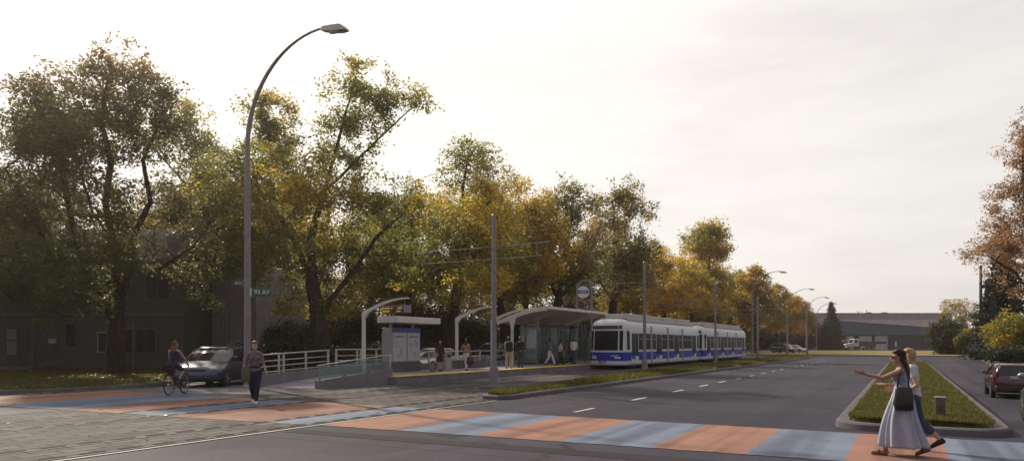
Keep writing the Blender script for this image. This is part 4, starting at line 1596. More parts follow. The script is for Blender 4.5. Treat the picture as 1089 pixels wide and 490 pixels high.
# ramp with its two upstand walls
rx0, rx1 = -21.95, -18.98
prt('ramp_deck', MB().add([(rx0, 18.5, .01), (rx1, 18.5, .01), (rx1, 22.39, PZ), (rx0, 22.39, PZ), (rx0, 18.5, -.1), (rx1, 18.5, -.1), (rx1, 22.39, -.1), (rx0, 22.39, -.1)],
                          [[0, 1, 2, 3], [0, 4, 5, 1], [1, 5, 6, 2], [2, 6, 7, 3], [3, 7, 4, 0]]), M_PLAT)


def zl(y):
    return .34 + (.62 - .34) * (min(y, 22.4) - 16.2) / 6.2


def wall_prism(x0_, x1_, pts):
    n = len(pts)
    vs = [(x0_, y, z) for y, z in pts] + [(x1_, y, z) for y, z in pts]
    return MB().add(vs, [list(range(n)), list(range(n, 2 * n))[::-1]] + [[i, n + i, n + (i + 1) % n, (i + 1) % n] for i in range(n)])


prt('ramp_wall', wall_prism(-18.97, -18.72, [(18.45, -.05), (22.6, -.05), (22.6, .63), (18.45, .31)]), M_SLAB)
prt('ramp_wall', wall_prism(-22.28, -21.97, [(18.2, -.05), (22.38, -.05), (22.38, .62), (18.2, zl(18.2))]), M_SLAB)
prt('rear_upstand', MB().box(XB, XB + .28, 22.42, 54, PZ + .001, PZ + .32, .015), M_SLAB)

M_RAILP = mat('railing_steel', (.46, .43, .41), .4, .3, var=.08)
rg_ = thing('railing', 'pale steel railing along the rear of the ramp and platform', 'railing', (-22.1, 22.4, 0), 0)


def railrun(parent, pts, h, posts, top_r=.03, mid=(.62,), name='rail'):
    mb = MB()
    mb.tube([(x, y, z + h) for x, y, z in pts], top_r, 8)
    prt('top_rail', mb, M_RAILP, parent, smooth=True)
    for m_ in mid:
        mb = MB().tube([(x, y, z + m_) for x, y, z in pts], top_r * .75, 8)
        prt('middle_rail', mb, M_RAILP, parent, smooth=True)
    for (x, y, z) in posts:
        prt('post', MB().box(x - .03, x + .03, y - .045, y + .045, z - .02, z + h - .01, .006), M_RAILP, parent)


pA = [(-22.12, 18.4, zl(18.4)), (-22.12, 22.4, .62)]
railrun(rg_, pA, .78, [(-22.12, y, zl(y)) for y in (18.5, 19.55, 19.8, 21.0, 22.3)], .032, (.52, .30, .08))
pB = [(-22.12, 22.75, .64), (-22.12, 27.2, .64)]
railrun(rg_, pB, .78, [(-22.12, y, .64) for y in (22.8, 24.15, 24.4, 25.5, 27.1)], .032, (.50, .28, .06))
pC = [(-22.12, 27.9, .64), (-22.12, 38.0, .64)]
railrun(rg_, pC, .62, [(-22.12, y, .64) for y in (28, 29.7, 31.4, 33.1, 34.8, 36.5, 37.9)], .03, (.3,))

M_BGLASS = glass('balustrade_glass', (.72, .84, .84), .05)
bg_ = thing('glass_balustrade', 'glass balustrade with thin handrail on the near wall of the ramp', 'railing', (-18.85, 18.5, 0), 0)
for k in range(3):
    y0, y1 = 18.5 + k * 1.36, 18.5 + (k + 1) * 1.36 - .02
    zw = lambda y: .315 + .32 * (y - 18.45) / 4.15
    prt('glass_panel', wall_prism(-18.852, -18.84, [(y0, zw(y0) + .02), (y1, zw(y1) + .02), (y1, zw(y1) + .50), (y0, zw(y0) + .50)]), M_BGLASS, bg_)
    prt('glass_clamp', MB().box(-18.88, -18.81, y0 + .02, y0 + .10, zw(y0) + .01, zw(y0) + .09, .005).box(-18.88, -18.81, y1 - .10, y1 - .02, zw(y1) - .0, zw(y1) + .09, .005), M_GALV, bg_)
prt('handrail', MB().tube([(-18.95, 18.55, .86), (-18.95, 22.5, 1.20), (-18.95, 22.9, 1.20)], .022, 8), M_RAILP, bg_, smooth=True)
prt('end_post', MB().box(-18.88, -18.81, 22.55, 22.62, .63, 1.2, .005), M_RAILP, bg_)
prt('handrail_bracket', MB().tube([(-18.85, 19.8, .90), (-18.95, 19.8, .965)], .012, 6).tube([(-18.85, 21.2, 1.02), (-18.95, 21.2, 1.085)], .012, 6), M_GALV, bg_)


# cantilevered arms: slender post flowing into a tapering curved beam
def arm_proto(label, loc, group):
    L = thing('curved_arm_post', label, 'station post', loc, 0, group)
    MB().box(-.16, .16, -.14, .14, 0, .03, .005).build('base_plate', M_GALV, L)
    rings = []
    prof = [(0, .03, .075), (0, 1.4, .072), (0, 2.5, .07), (.01, 2.78, .085)]
    for x_, z_, hw in prof:
        rings.append([(x_ - hw, -.055, z_), (x_ + hw, -.055, z_), (x_ + hw, .055, z_), (x_ - hw, .055, z_)])
    MB().loft(rings).build('post', M_CREAM, L)
    top, bot = [], []
    n = 16
    for k in range(n + 1):
        t = k / n
        x_ = -.075 + 2.70 * t
        zt = 2.80 + .62 * math.sin(min(1, t * 1.08) * PI / 2) ** .9
        zb = zt - (.06 + .16 * (1 - t) ** 1.5) - (.55 * max(0, 1 - t / .13) ** 2)
        top.append((x_, zt)); bot.append((x_, max(zb, 2.45)))
    rings = [[(x_, -.06, zb), (x_, .06, zb), (x_, .06, zt), (x_, -.06, zt)] for (x_, zt), (_, zb) in zip(top, bot)]
    MB().loft(rings).build('beam', M_CREAM, L)
    return L


ga = 'curved station arms along the platform'
A1 = arm_proto('curved cream arm post carrying the hanging real time display by the ramp', (-21.75, 24.2, PZ), ga)
A2 = copy_tree(A1); A2.location = (-21.75, 31.8, PZ); A2['label'] = 'curved cream arm post behind the two women waiting on the platform'
A3 = copy_tree(A1); A3.location = (-21.75, 35.6, PZ); A3['label'] = 'curved cream arm post between the parked van and the shelter roof'

rt = thing('departure_display', 'hanging departure display with two lines of orange dots under the first arm', 'display', (-19.85, 24.2, PZ + 2.90), 0)
MB().box(-.80, .80, -.09, .09, -.17, .17, .015).build('casing', mat('display_case', (.26, .235, .22), .5), rt)
MB().box(-.76, .50, -.096, -.091, -.14, .14).build('screen', mat('display_black', (.010, .009, .008), .2), rt)
M_LED = mat('orange_led', (.5, .28, .03), .5, emit=((1.0, .48, .05), .5))
mb = MB()
rr = random.Random(5)
for row, (z0, segs) in enumerate(((.055, (-.72, -.12, .18, .44)), (-.085, (-.72, -.25, .12, .44)))):
    for a, b_ in ((segs[0], segs[1]), (segs[2], segs[3])):
        x = a
        while x < b_ - .05:
            hgt = rr.choice((.03, .045, .05))
            mb.box(x, x + .032, -.0995, -.0965, z0 - hgt, z0 + hgt * .8)
            if rr.random() < .6:
                mb.box(x, x + .075, -.0995, -.0967, z0 + hgt * .3, z0 + hgt * .3 + .018)
            x += .09
mb.build('led_dots', M_LED, rt)
MB().tube([(-.5, 0, .17), (-.5, 0, .45)], .018, 6).tube([(.5, 0, .17), (.5, 0, .50)], .018, 6).build('hanger', M_GALV, rt)

# ticket and map kiosk under its flat canopy
kx, ky = -21.15, 26.6
kk = thing('ticket_kiosk', 'grey ticket kiosk with two map panels under blue header and flat cream canopy', 'kiosk', (kx, ky, PZ), 0)
M_KGREY = mat('kiosk_steel', (.36, .335, .34), .4, .3, var=.06)
M_KBLUE = mat('header_blue', (.055, .05, .24), .4)
M_MAP = mat('map_paper', (.42, .42, .43), .35, var=.06, scale=12)
MB().box(-.62, .0, -1.12, 1.12, 0, .48, .01).build('plinth', M_KERB, kk)
MB().box(-.60, -.02, -1.10, 1.10, .481, 2.14, .012).build('cabinet', M_KGREY, kk)
MB().box(-.03, .012, -1.10, 1.10, 1.92, 2.14).build('header_band', M_KBLUE, kk)
for y0 in (-1.02, .06):
    p = MB().box(-.03, .010, y0, y0 + .96, .52, 1.88).build('map_panel', M_MAP, kk)
    q = MB()
    rr = random.Random(int(y0 * 10))
    for k in range(7):
        pts = [(.0125, y0 + .15 + .66 * rr.random(), .65 + .9 * rr.random())]
        for j in range(5):
            a = pts[-1]
            pts.append((.0125, min(y0 + .85, max(y0 + .1, a[1] + rr.choice((-.12, 0, .12)))), min(1.75, max(.6, a[2] + rr.choice((-.15, .15, 0, .1))))))
        q.tube(pts, .008, 4, False)
    q.build('map_lines', mat('map_ink', (.07, .07, .09), .5), p)
    MB().box(.0105, .013, y0 + .1, y0 + .86, 1.66, 1.74).build('map_title', mat('map_ink2', (.16, .16, .22), .5), p)
mb = MB()
for y in (-.85, .85):
    mb.box(-.34, -.24, y - .05, y + .05, 2.141, 2.38)
mb.build('canopy_post', M_KGREY, kk)
MB().box(-.72, .5, -1.35, 2.15, 2.36, 2.66, .02).build('canopy', M_CREAM, kk)
MB().box(-.62, -.03, -1.118, -1.103, .9, 1.9).build('ticket_panel', mat('ticket_face', (.28, .27, .28), .4), kk)

lb_ = thing('litter_bin', 'square grey litter bin between the kiosk and the waiting woman in dark dress', 'bin', (-20.9, 29.4, PZ), 0)
MB().box(-.3, .3, -.28, .28, 0, .86, .02).build('body', M_KGREY, lb_)
MB().box(-.32, .32, -.30, .30, .861, .93, .02).build('lid', M_STEELP, lb_)
MB().box(-.16, .16, -.29, -.281, .66, .80).box(.301, .31, -.16, .16, .66, .80).build('slot', mat('slot_black', (.01, .01, .01), .7), lb_)
for x, y, lb in ((-21.6, 31.0, 'low concrete bench block behind the woman in dark dress'), (-21.6, 33.4, 'low concrete bench block behind the woman in white trousers')):
    bn = thing('bench_block', lb, 'bench', (x, y, PZ), 0, 'concrete bench blocks')
    MB().box(-.28, .28, -.8, .8, 0, .40, .02).build('block', M_KERB, bn)
    MB().box(-.30, .30, -.82, .82, .401, .45, .01).build('seat_slab', M_CONC, bn)

# main shelter
sh_ = thing('tram_shelter', 'long platform shelter with curved cream roof beams and glass walls', 'shelter', (-21.0, 38.5, PZ), 0)
M_ROOFU = mat('shelter_soffit', (.78, .60, .52), .6, var=.08)
M_SGLASS = glass('shelter_glass', (.74, .84, .82), .10)
Y0s, Y1s = 0.0, 9.9


def roofz(x_):
    t = (x_ + 2.1) / 3.6
    return 2.80 + .82 * math.sin(min(1, max(0, t) * .98) * PI / 2) ** 1.1


xs_ = [-2.1 + 3.6 * k / 16 for k in range(17)]
rings = []
for y in (Y0s + .12, Y1s - .12):
    rings.append([(x_, y, roofz(x_) + .05) for x_ in xs_] + [(x_, y, roofz(x_) + .0) for x_ in xs_[::-1]])
MB().loft(rings).build('roof', M_ROOFU, sh_)
for y in (Y0s, Y0s + 3.3, Y0s + 6.6, Y1s):
    rg2 = []
    for x_ in xs_:
        th_ = .17 if y in (Y0s, Y1s) else .13
        e = .10 * max(0, 1 - abs(x_ + 1.0) / .5)
        rg2.append([(x_, y - .06, roofz(x_) - th_ - e), (x_, y + .06, roofz(x_) - th_ - e), (x_, y + .06, roofz(x_) + (.09 if y in (Y0s, Y1s) else -.003)), (x_, y - .06, roofz(x_) + (.09 if y in (Y0s, Y1s) else -.003))])
    MB().loft(rg2).build('roof_beam', M_CREAM, sh_)
    rings = []
    for z_, w_ in ((0, .08), (2.2, .08), (2.6, .12), (roofz(-1.0) - .2, .26)):
        rings.append([(-1.0 - w_, y - .055, z_), (-1.0 + w_, y - .055, z_), (-1.0 + w_, y + .055, z_), (-1.0 - w_, y + .055, z_)])
    MB().loft(rings).build('column', M_CREAM, sh_)
MB().box(1.44, 1.56, Y0s - .08, Y1s + .08, roofz(1.5) - .06, roofz(1.5) + .12, .01).build('front_fascia', M_CREAM, sh_)
MB().box(-2.16, -2.08, Y0s - .08, Y1s + .08, roofz(-2.1) - .08, roofz(-2.1) + .08, .01).build('rear_fascia', M_CREAM, sh_)
M_SPOST = mat('shelter_post', (.20, .185, .18), .45, .4)
for (y0, y1) in ((.9, 4.0), (5.2, 8.6)):
    mb = MB()
    for y in (y0, (y0 + y1) / 2, y1):
        mb.box(-.90, -.82, y - .04, y + .04, 0, 2.55)
        if y != (y0 + y1) / 2:
            mb.box(.30, .38, y - .04, y + .04, 0, 2.55)
    mb.box(-.9, .38, y0 - .045, y0 + .045, 2.552, 2.68).box(-.9, .38, y1 - .045, y1 + .045, 2.552, 2.68).box(-.91, -.81, y0 + .05, y1 - .05, 2.552, 2.68)
    mb.build('glazing_frame', M_SPOST, sh_)
    g = MB()
    g.box(-.865, -.855, y0 + .04, (y0 + y1) / 2 - .04, .15, 2.5).box(-.865, -.855, (y0 + y1) / 2 + .04, y1 - .04, .15, 2.5)
    g.box(-.82, .30, y0 - .005, y0 + .005, .15, 2.5).box(-.82, .30, y1 - .005, y1 + .005, .15, 2.5)
    g.build('glass_wall', M_SGLASS, sh_)
    bz = MB().box(-.78, -.38, y0 + .35, y1 - .35, .40, .46, .01)
    for y in (y0 + .5, y1 - .5):
        bz.box(-.72, -.44, y - .03, y + .03, 0, .399)
    bz.build('bench_seat', M_SPOST, sh_)
MB().box(.31, .34, 8.9, 9.7, .1, 2.3, .01).build('end_panel', mat('dim_panel', (.16, .15, .16), .3), sh_)

# round station sign in a portal frame
rs = thing('station_sign', 'round white station sign with blue band hung in a grey portal frame', 'sign', (-22.9, 52.0, 0), TH)
mb = MB()
ks = 57 / FPX
mb.box(-.66, -.50, -.08, .08, 0, 6.55).box(.52, .70, -.08, .08, 0, 6.95)
mb.bar((-.60, 0, 6.5), (-.15, 0, 6.90), .16, .14).bar((-.2, 0, 6.90), (.7, 0, 6.93), .16, .14)
mb.build('portal_frame', M_STEELP, rs)
dsk = MB().cyl((-.08, -.05, 5.95), .50, .10, 32, 'y').build('disc', M_WHITEP, rs, smooth='auto')
MB().box(-.50, .34, -.065, -.052, 5.84, 6.10, .005).build('blue_band', mat('band_blue', (.04, .045, .35), .4), rs)
mb = MB()
for x0_, w_, h_ in ((-.36, .16, .05), (-.17, .07, .10), (-.07, .07, .10), (.03, .07, .09), (.13, .08, .07)):
    mb.box(x0_, x0_ + w_, -.069, -.0655, 5.97 - h_ / 2, 5.97 + h_ / 2)
mb.build('band_marks', M_WHITEP, rs)
MB().box(-.50, .52, -.03, .03, 5.20, 5.26).build('cross_bar', M_STEELP, rs)

# electrical pedestal on the median
pd = thing('control_cabinet', 'slim grey utility cabinet with small red label standing on the median turf', 'cabinet', (.62, 16.2, .14), R(-3))
M_PED = mat('pedestal_grey', (.10, .105, .095), .6, var=.2)
MB().box(-.09, .09, -.06, .06, 0, .44, .01).build('body', M_PED, pd)
MB().box(-.10, .10, -.07, .07, .441, .465, .008).build('lid', mat('cabinet_lid', (.26, .26, .26), .4), pd)
MB().box(-.02, .06, -.070, -.0635, .17, .29).build('label_plate', mat('dull_red', (.13, .04, .03), .6), pd)
MB().box(-.075, .075, -.063, -.0602, .04, .41).build('cabinet_door', mat('cabinet_face', (.085, .09, .08), .5), pd)
# ================================================================ tram
M_TWHITE = mat('tram_white', (.60, .60, .63), .45, var=.05, spec=.4)
M_TBLUE = mat('tram_blue', (.028, .042, .36), .45, var=.06, spec=.12)
M_TGLASS = mat('tram_glass', (.016, .017, .026), .4, spec=.06, var=.3, scale=1)
M_TTAN = mat('tram_tan', (.30, .265, .24), .6)
M_TDARK = mat('tram_under', (.020, .019, .02), .7)
M_TROOF = mat('tram_roof_box', (.50, .45, .42), .6)
M_TLEAF = mat('tram_door_rubber', (.05, .05, .06), .5)


def tram_ring(z, L, hw, nose, ins, tail_cab):
    """plan outline at height z: bowed cab front, square or bowed back"""
    w_ = hw - ins
    f = [(-w_, .62 + nose), (-w_ * .93, .26 + nose), (-w_ * .70, .07 + nose + ins * .4), (0, nose + ins * .4), (w_ * .70, .07 + nose + ins * .4), (w_ * .93, .26 + nose), (w_, .62 + nose)]
    b = [(x, L - y) for x, y in f[::-1]] if tail_cab else [(w_, L - ins * .3), (-w_, L - ins * .3)]
    return [(x, y, z) for x, y in f + b]


def tram_car(name, label, loc, L, number=None):
    T = thing(name, label, 'tram', loc, 0, 'cars of the tram standing at the platform')
    hw = 1.25
    lv = [(.26, .05, .10), (.34, .0, .02), (1.14, .0, .0), (1.24, .02, .0), (2.55, .10, .03), (2.95, .16, .08), (3.16, .26, .20), (3.30, .42, .42), (3.36, .7, .75)]
    rings = [tram_ring(z, L, hw, n, i, True) for z, n, i in lv]
    MB().loft(rings).build('body', M_TWHITE, T, smooth='auto')
    band = [tram_ring(z, L, hw + .006, -.006, 0, True) for z in (.58, 1.14)]
    MB().loft(band, True, False).build('blue_band', M_TBLUE, T, smooth='auto')

    def front_panel(z0, z1, x0, x1, m, nm, off=.012, parent=T, end=False):
        """panel that follows the bowed cab end"""
        def ny(x, z):
            for (za, na, ia), (zb, nb, ib) in zip(lv[:-1], lv[1:]):
                if za <= z <= zb:
                    t = (z - za) / (zb - za)
                    n_, i_ = na + (nb - na) * t, ia + (ib - ia) * t
            w_ = hw - i_
            xs__ = [0, w_ * .70, w_ * .93, w_]
            ysn = [n_ + i_ * .4, .07 + n_ + i_ * .4, .26 + n_, .62 + n_]
            return float(np.interp(abs(x), xs__, ysn))
        R_ = []
        for k in range(7):
            z = z0 + (z1 - z0) * k / 6
            row = []
            for j in range(15):
                x = x0 + (x1 - x0) * j / 14
                y = ny(x, z) - off
                row.append((x, L - y if end else y, z))
            R_.append(row)
        return MB().loft(R_, False, False).build(nm, m, parent, smooth=True)
    for end in (False, True):
        front_panel(1.26, 2.56, -1.12, 1.12, M_TGLASS, 'windscreen', end=end)
        front_panel(2.66, 2.90, -1.05, 1.05, mat('destination_glass', (.03, .026, .026), .2), 'destination_panel', .016, end=end)
        for sx in (-1, 1):
            h_ = front_panel(.72, .84, sx * 1.02 if sx < 0 else .62, -.62 if sx < 0 else 1.02, mat('tram_headlamp', (.62, .62, .64), .12, spec=.7), 'headlight', .022, end=end)
    for k, (a, b_, z0, z1) in enumerate(((-.98, -.92, .86, .98), (-.88, -.80, .86, .93), (-.76, -.70, .86, .95), (.40, .48, .86, .93), (.54, .60, .86, .98), (.66, .72, .86, .93), (.78, .84, .86, .98))):
        front_panel(z0, z1, a, b_, M_TWHITE, 'front_mark', .02)
    MB().tube([(.1, .03, 1.28), (.16, .055, 1.62), (-.25, .06, 2.0)], .014, 5).build('wiper', M_TDARK, T)
    for sx in (-1, 1):
        MB().tube([(sx * 1.22, .75, 2.5), (sx * 1.42, .45, 2.55)], .018, 6).box(sx * 1.42 - .07, sx * 1.42 + .07, .40, .47, 2.15, 2.55, .02).build('mirror', M_TDARK, T)
    # side windows, doors and upright tan-grey strips
    lay = []
    y = .95
    lay.append(('cab', .72, 1.25))
    units = [('door', 1.35), ('win', 1.25), ('win', 1.25), ('tan_strip', .30), ('win', .8), ('door', 1.35), ('win', 1.3), ('tan_strip', .30), ('win', 1.3), ('door', 1.35), ('win', .8), ('tan_strip', .30), ('win', 1.25), ('win', 1.25), ('door', 1.35)]
    tot = sum(q for _, q in units)
    gap_ = (L - 3.2 - tot) / (len(units) - 1)
    y = 1.6
    for k_, q in units:
        lay.append((k_, y, y + q))
        y += q + gap_
    lay.append(('cab', L - 1.25, L - .72))
    for sx in (-1, 1):
        X = sx * 1.25
        for k_, y0, y1 in lay:
            def sidebox(mb, a, b_, z0, z1, t=.008):
                xo = X - (.03 + .03 * max(0, (z1 - 1.24) / 1.3)) * sx
                mb.add([(X - sx * .05, a, z0), (X + sx * t, a, z0), (X + sx * t, b_, z0), (X - sx * .05, b_, z0),
                        (X - sx * .05, a, z1), (X + sx * (t - .024 * (z1 > 2)), a, z1), (X + sx * (t - .024 * (z1 > 2)), b_, z1), (X - sx * .05, b_, z1)],
                       [[0, 1, 2, 3], [4, 7, 6, 5], [0, 4, 5, 1], [1, 5, 6, 2], [2, 6, 7, 3], [3, 7, 4, 0]])
                return mb
            if k_ == 'cab':
                sidebox(MB(), y0, y1, 1.30, 2.42).build('cab_window', M_TGLASS, T)
            elif k_ == 'win':
                sidebox(MB(), y0, y1, 1.30, 2.42).build('window', M_TGLASS, T)
                sidebox(MB(), y0 + .05, y1 - .05, 2.02, 2.06, .012).build('window_bar', M_TTAN, T)
            elif k_ == 'door':
                d_ = sidebox(MB(), y0 - .04, y1 + .04, .42, 2.52, .011).build('door', M_TWHITE, T)
                ym = (y0 + y1) / 2
                sidebox(MB(), y0 + .05, ym - .05, .95, 2.40, .016).build('door_glass', M_TGLASS, d_)
                sidebox(MB(), ym + .05, y1 - .05, .95, 2.40, .016).build('door_glass', M_TGLASS, d_)
                sidebox(MB(), ym - .018, ym + .018, .44, 2.50, .018).build('door_seal', M_TLEAF, d_)
                sidebox(MB(), y0 + .05, ym - .05, .66, .94, .0165).build('door_kick', M_TBLUE, d_)
            else:
                sidebox(MB(), y0, y1, .36, 2.93, .02).build('side_strip', M_TTAN, T)
    mb = MB()
    for a, b_ in ((2.0, 5.2), (5.6, 9.2), (9.8, 12.6), (13.4, L - 2)):
        b2 = MB().box(-.85, .85, a, b_, 3.38, 3.74, .05).build('roof_unit', M_TROOF, T)
    MB().box(-1.0, -.9, 1.6, L - 1.6, 3.24, 3.44, .02).box(.9, 1.0, 1.6, L - 1.6, 3.24, 3.44, .02).build('roof_rail', M_TROOF, T)
    if number:
        mb = MB()
        mb.box(-.5, .5, 9.2, 10.0, 3.45, 3.7, .03).tube([(-.4, 9.6, 3.7), (-.4, 8.5, 4.25), (-.4, 9.7, 4.78)], .025, 6).tube([(.4, 9.6, 3.7), (.4, 8.5, 4.25), (.4, 9.7, 4.78)], .025, 6).box(-.8, .8, 9.65, 9.8, 4.78, 4.82, .01)
        mb.build('pantograph', M_TDARK, T)
    for yb in (3.4, L - 3.4, L / 2):
        b_ = MB().box(-1.0, 1.0, yb - 1.3, yb + 1.3, .10, .30, .03).build('bogie', M_TDARK, T)
        for yy in (yb - .85, yb + .85):
            for sx in (-1, 1):
                MB().cyl((sx * .72 - .06, yy, .31), .30, .12, 18, 'x').build('wheel', M_TDARK, b_)
    MB().box(-1.12, 1.12, .7, L - .7, .22, .30).build('underframe', M_TDARK, T)
    if number:
        text_mesh(number, .36, mat('number_ink', (.03, .03, .10), .4), 'fleet_number', T, (-.22, -.008, .52), (R(90), 0, 0))
    return T


tram_car('tram_car', 'leading white and blue tram car with fleet number 875 on its front', (-17.15, 42.4, 0), 19.6, '875')
tram_car('tram_car', 'trailing white and blue tram car coupled behind the leading one', (-17.15, 62.6, 0), 20.4)
cp = thing('coupler', 'dark coupler bar between the two tram cars', 'coupler', (-17.15, 62.3, .5), 0)
MB().box(-.12, .12, -.45, .45, -.08, .08, .02).box(-.3, .3, -.1, .1, -.14, .14, .02).build('bar', M_TDARK, cp)

# ================================================================ cars
M_TYRE = mat('tyre', (.018, .017, .018), .8)
M_RIM = mat('alloy_rim', (.30, .30, .31), .35, .7)
M_CGLASS = mat('car_glass', (.018, .020, .024), .05, spec=.6, var=.2)
M_BLACKP = mat('black_plastic', (.018, .018, .02), .5)
M_CHROME = mat('chrome', (.55, .55, .56), .15, 1.0, var=.03)
M_HEADL = mat('headlamp_lens', (.42, .43, .45), .08, spec=.8, coat=.5)
M_TAIL = mat('tail_lamp_red', (.20, .012, .010), .2, spec=.6, coat=.4)
M_PLATE = mat('plate_white', (.45, .45, .46), .4)


def paint(name, col):
    return mat(name, col, .30, .35, var=.05, scale=2, spec=.6, coat=.9)


def make_car(name, label, cat, loc, rz, s, col, group=None):
    """nose towards -Y, origin on the road under the middle"""
    C_ = thing(name, label, cat, loc, rz, group)
    L, W, H = s['L'], s['W'] / 2, s['H']
    y0 = -L / 2
    belt = s['belt']
    hood0, hood1 = s.get('hood', (.70, .92))
    cowl, rear_base = s['cowl'], s['rear']
    rings = []
    gc = s.get('clear', .2)
    st = [(0, .80, hood0 - .16, .34), (.015, .88, hood0 - .06, .26), (.05, .955, hood0, gc + .02), (.12, .985, hood0 + (hood1 - hood0) * .45, gc), (.2, 1, hood0 + (hood1 - hood0) * .75, gc), (cowl, 1, hood1, gc), (cowl + .12, 1, belt, gc), (.5, 1, belt + .01, gc), (.65, 1, belt + .03, gc), (.8, 1, belt + .05, gc), (.92, .98, s['deck'], gc), (.965, .955, s['deck'] - .02, gc + .03), (.988, .92, s['deck'] - .07, gc + .08), (1, .84, s['deck'] - .22, gc + .16)]
    for t, wf, zt, zb in st:
        w_ = W * wf
        y = y0 + L * t
        zm = zb + (zt - zb) * .55
        half = [(w_ * .86, zb), (w_ * .97, zb + .10), (w_, zm), (w_ * .985, zt - .12), (w_ * .93, zt - .03), (w_ * .75, zt + .008), (w_ * .3, zt + .03)]
        ring = [(x, y, z) for x, z in half] + [(-x, y, z) for x, z in half[::-1]]
        rings.append(ring)
    mb = MB().loft(rings)
    ob = mb.build('body', col, C_, smooth=True)
    # greenhouse
    ws0, ws1, rw1, rw0 = s['gh']       # base of windscreen, roof front, roof rear, base of rear window (fractions)
    bz = belt - .06

    def plan(y_a, y_b, w_, z, r):
        return [(w_ - r, y_a, z), (w_, y_a + r * 1.6, z), (w_ * 1.01, (y_a + y_b) / 2, z), (w_, y_b - r * 1.2, z), (w_ - r, y_b, z), (0, y_b + .03, z), (-w_ + r, y_b, z), (-w_, y_b - r * 1.2, z), (-w_ * 1.01, (y_a + y_b) / 2, z), (-w_, y_a + r * 1.6, z), (-w_ + r, y_a, z), (0, y_a - .06, z)]
    Rz = H - .09
    lo = plan(y0 + L * ws0, y0 + L * rw0, W * .95, bz, .12)
    md = plan(y0 + L * (ws0 + (ws1 - ws0) * .56), y0 + L * (rw0 + (rw1 - rw0) * .5), W * .875, bz + (Rz - bz) * .55, .13)
    hi = plan(y0 + L * ws1, y0 + L * rw1, W * .76, Rz, .14)
    MB().loft([lo, md, hi]).build('window_glass', M_CGLASS, C_, smooth='auto')
    k = 1.012
    r0 = [(x * k, (y - y0 - L / 2) * 1.006 + y0 + L / 2, z - .035) for x, y, z in hi]
    r1 = [(x * 1.0, y, z + .025) for x, y, z in hi]
    r2 = [(x * .86, (y - (y0 + L * (ws1 + rw1) / 2)) * .9 + y0 + L * (ws1 + rw1) / 2, z + .075) for x, y, z in hi]
    r3 = [(x * .4, (y - (y0 + L * (ws1 + rw1) / 2)) * .5 + y0 + L * (ws1 + rw1) / 2, z + .09) for x, y, z in hi]
    MB().loft([r0, r1, r2, r3]).build('roof', col, C_, smooth='auto')
    for i in (1, 3, 7, 9):
        MB().tube([Vector(lo[i]) * 1.0, Vector(md[i]) * 1.003, Vector(hi[i])], [.045, .040, .035], 6).build('pillar', col, C_, smooth=True)
    for i in (4, 6):
        MB().tube([Vector(lo[i]), Vector(md[i]), Vector(hi[i])], [.07, .06, .05], 6).build('pillar', col, C_, smooth=True)
    for sx in (-1, 1):
        bp = MB()
        yb = y0 + L * (ws1 + .18)
        bp.bar((sx * W * .965, yb, bz), (sx * W * .775, yb + .02, Rz), .02, .09, (0, 1, 0))
        bp.build('door_pillar', M_BLACKP, C_)
    # wheels
    wr = s.get('wr', .31)
    for t in s['axles']:
        for sx in (-1, 1):
            y = y0 + L * t
            x = sx * W
            MB().cyl((min(x + sx * .006, x - sx * .16), y, wr + .01), wr * 1.17, .166, 26, 'x').build('wheel_arch', M_BLACKP, C_)
            w_ = thing('wheel', None, None, (x - sx * .10, y, wr))
            w_.parent = C_
            MB().ring((0, 0, 0), wr - .075, .085, 'x', 26, 8).cyl((-.085, 0, 0), wr - .06, .17, 24, 'x').build('tyre', M_TYRE, w_, smooth='auto')
            rm = MB().cyl((sx * .088 - .012, 0, 0), wr * .64, .024, 24, 'x')
            for q in range(5):
                a = 2 * PI * q / 5
                rm.bar((sx * .106, math.cos(a) * wr * .08, math.sin(a) * wr * .08), (sx * .102, math.cos(a) * wr * .62, math.sin(a) * wr * .62), wr * .2, .014, (1, 0, 0))
            rm.cyl((sx * .1 - .012, 0, 0), wr * .16, .03, 10, 'x')
            rm.build('rim', M_RIM, w_)
    # front
    g0 = y0 - .006
    MB().box(-W * .5, W * .5, g0 - .004, g0 + .07, hood0 - .18, hood0 - .09, .02).build('grille', M_BLACKP, C_)
    MB().box(-W * .62, W * .62, g0 - .010, g0 + .12, .30, .42, .03).build('air_intake', M_BLACKP, C_)
    if s.get('front_plate', True):
        MB().box(-.26, .26, g0 - .016, g0 + .02, .45, .56, .005).build('number_plate', M_PLATE, C_)
    for sx in (-1, 1):
        M_ = Matrix.Translation((sx * W * .70, y0 + .115, hood0 - .075)) @ Matrix.Rotation(sx * R(-26), 4, 'Z')
        MB().ell((0, 0, 0), W * .25, .10, .085, 14, 8, M_).build('headlight', M_HEADL, C_, smooth=True)
        MB().ell((sx * W * .62, y0 + .05, .40), .07, .05, .05, 10, 6).build('fog_light', M_HEADL, C_, smooth=True)
        MB().ell((sx * (W + .09), y0 + L * (ws0 + .10), belt + .10), .10, .055, .075, 12, 8).box(min(sx * W * .9, sx * (W + .06)), max(sx * W * .9, sx * (W + .06)), y0 + L * (ws0 + .10) - .02, y0 + L * (ws0 + .10) + .02, belt + .02, belt + .06).build('mirror', col, C_, smooth=True)
        mb = MB()
        for q in (ws1 + .18, ws0 + .06, min(.86, rw1 - .04)):
            y = y0 + L * q
            mb.box(sx * W * 1.0 - .004, sx * W * 1.0 + .004, y - .006, y + .006, gc + .18, belt - .1)
        mb.build('door_seam', M_BLACKP, C_)
        mb = MB()
        for q in (ws1 + .13, min(.80, rw1 - .08)):
            y = y0 + L * q
            mb.box(sx * W - .012, sx * W + .018, y - .09, y + .09, belt - .17, belt - .135, .008)
        mb.build('door_handle', col, C_)
    # rear
    e = y0 + L
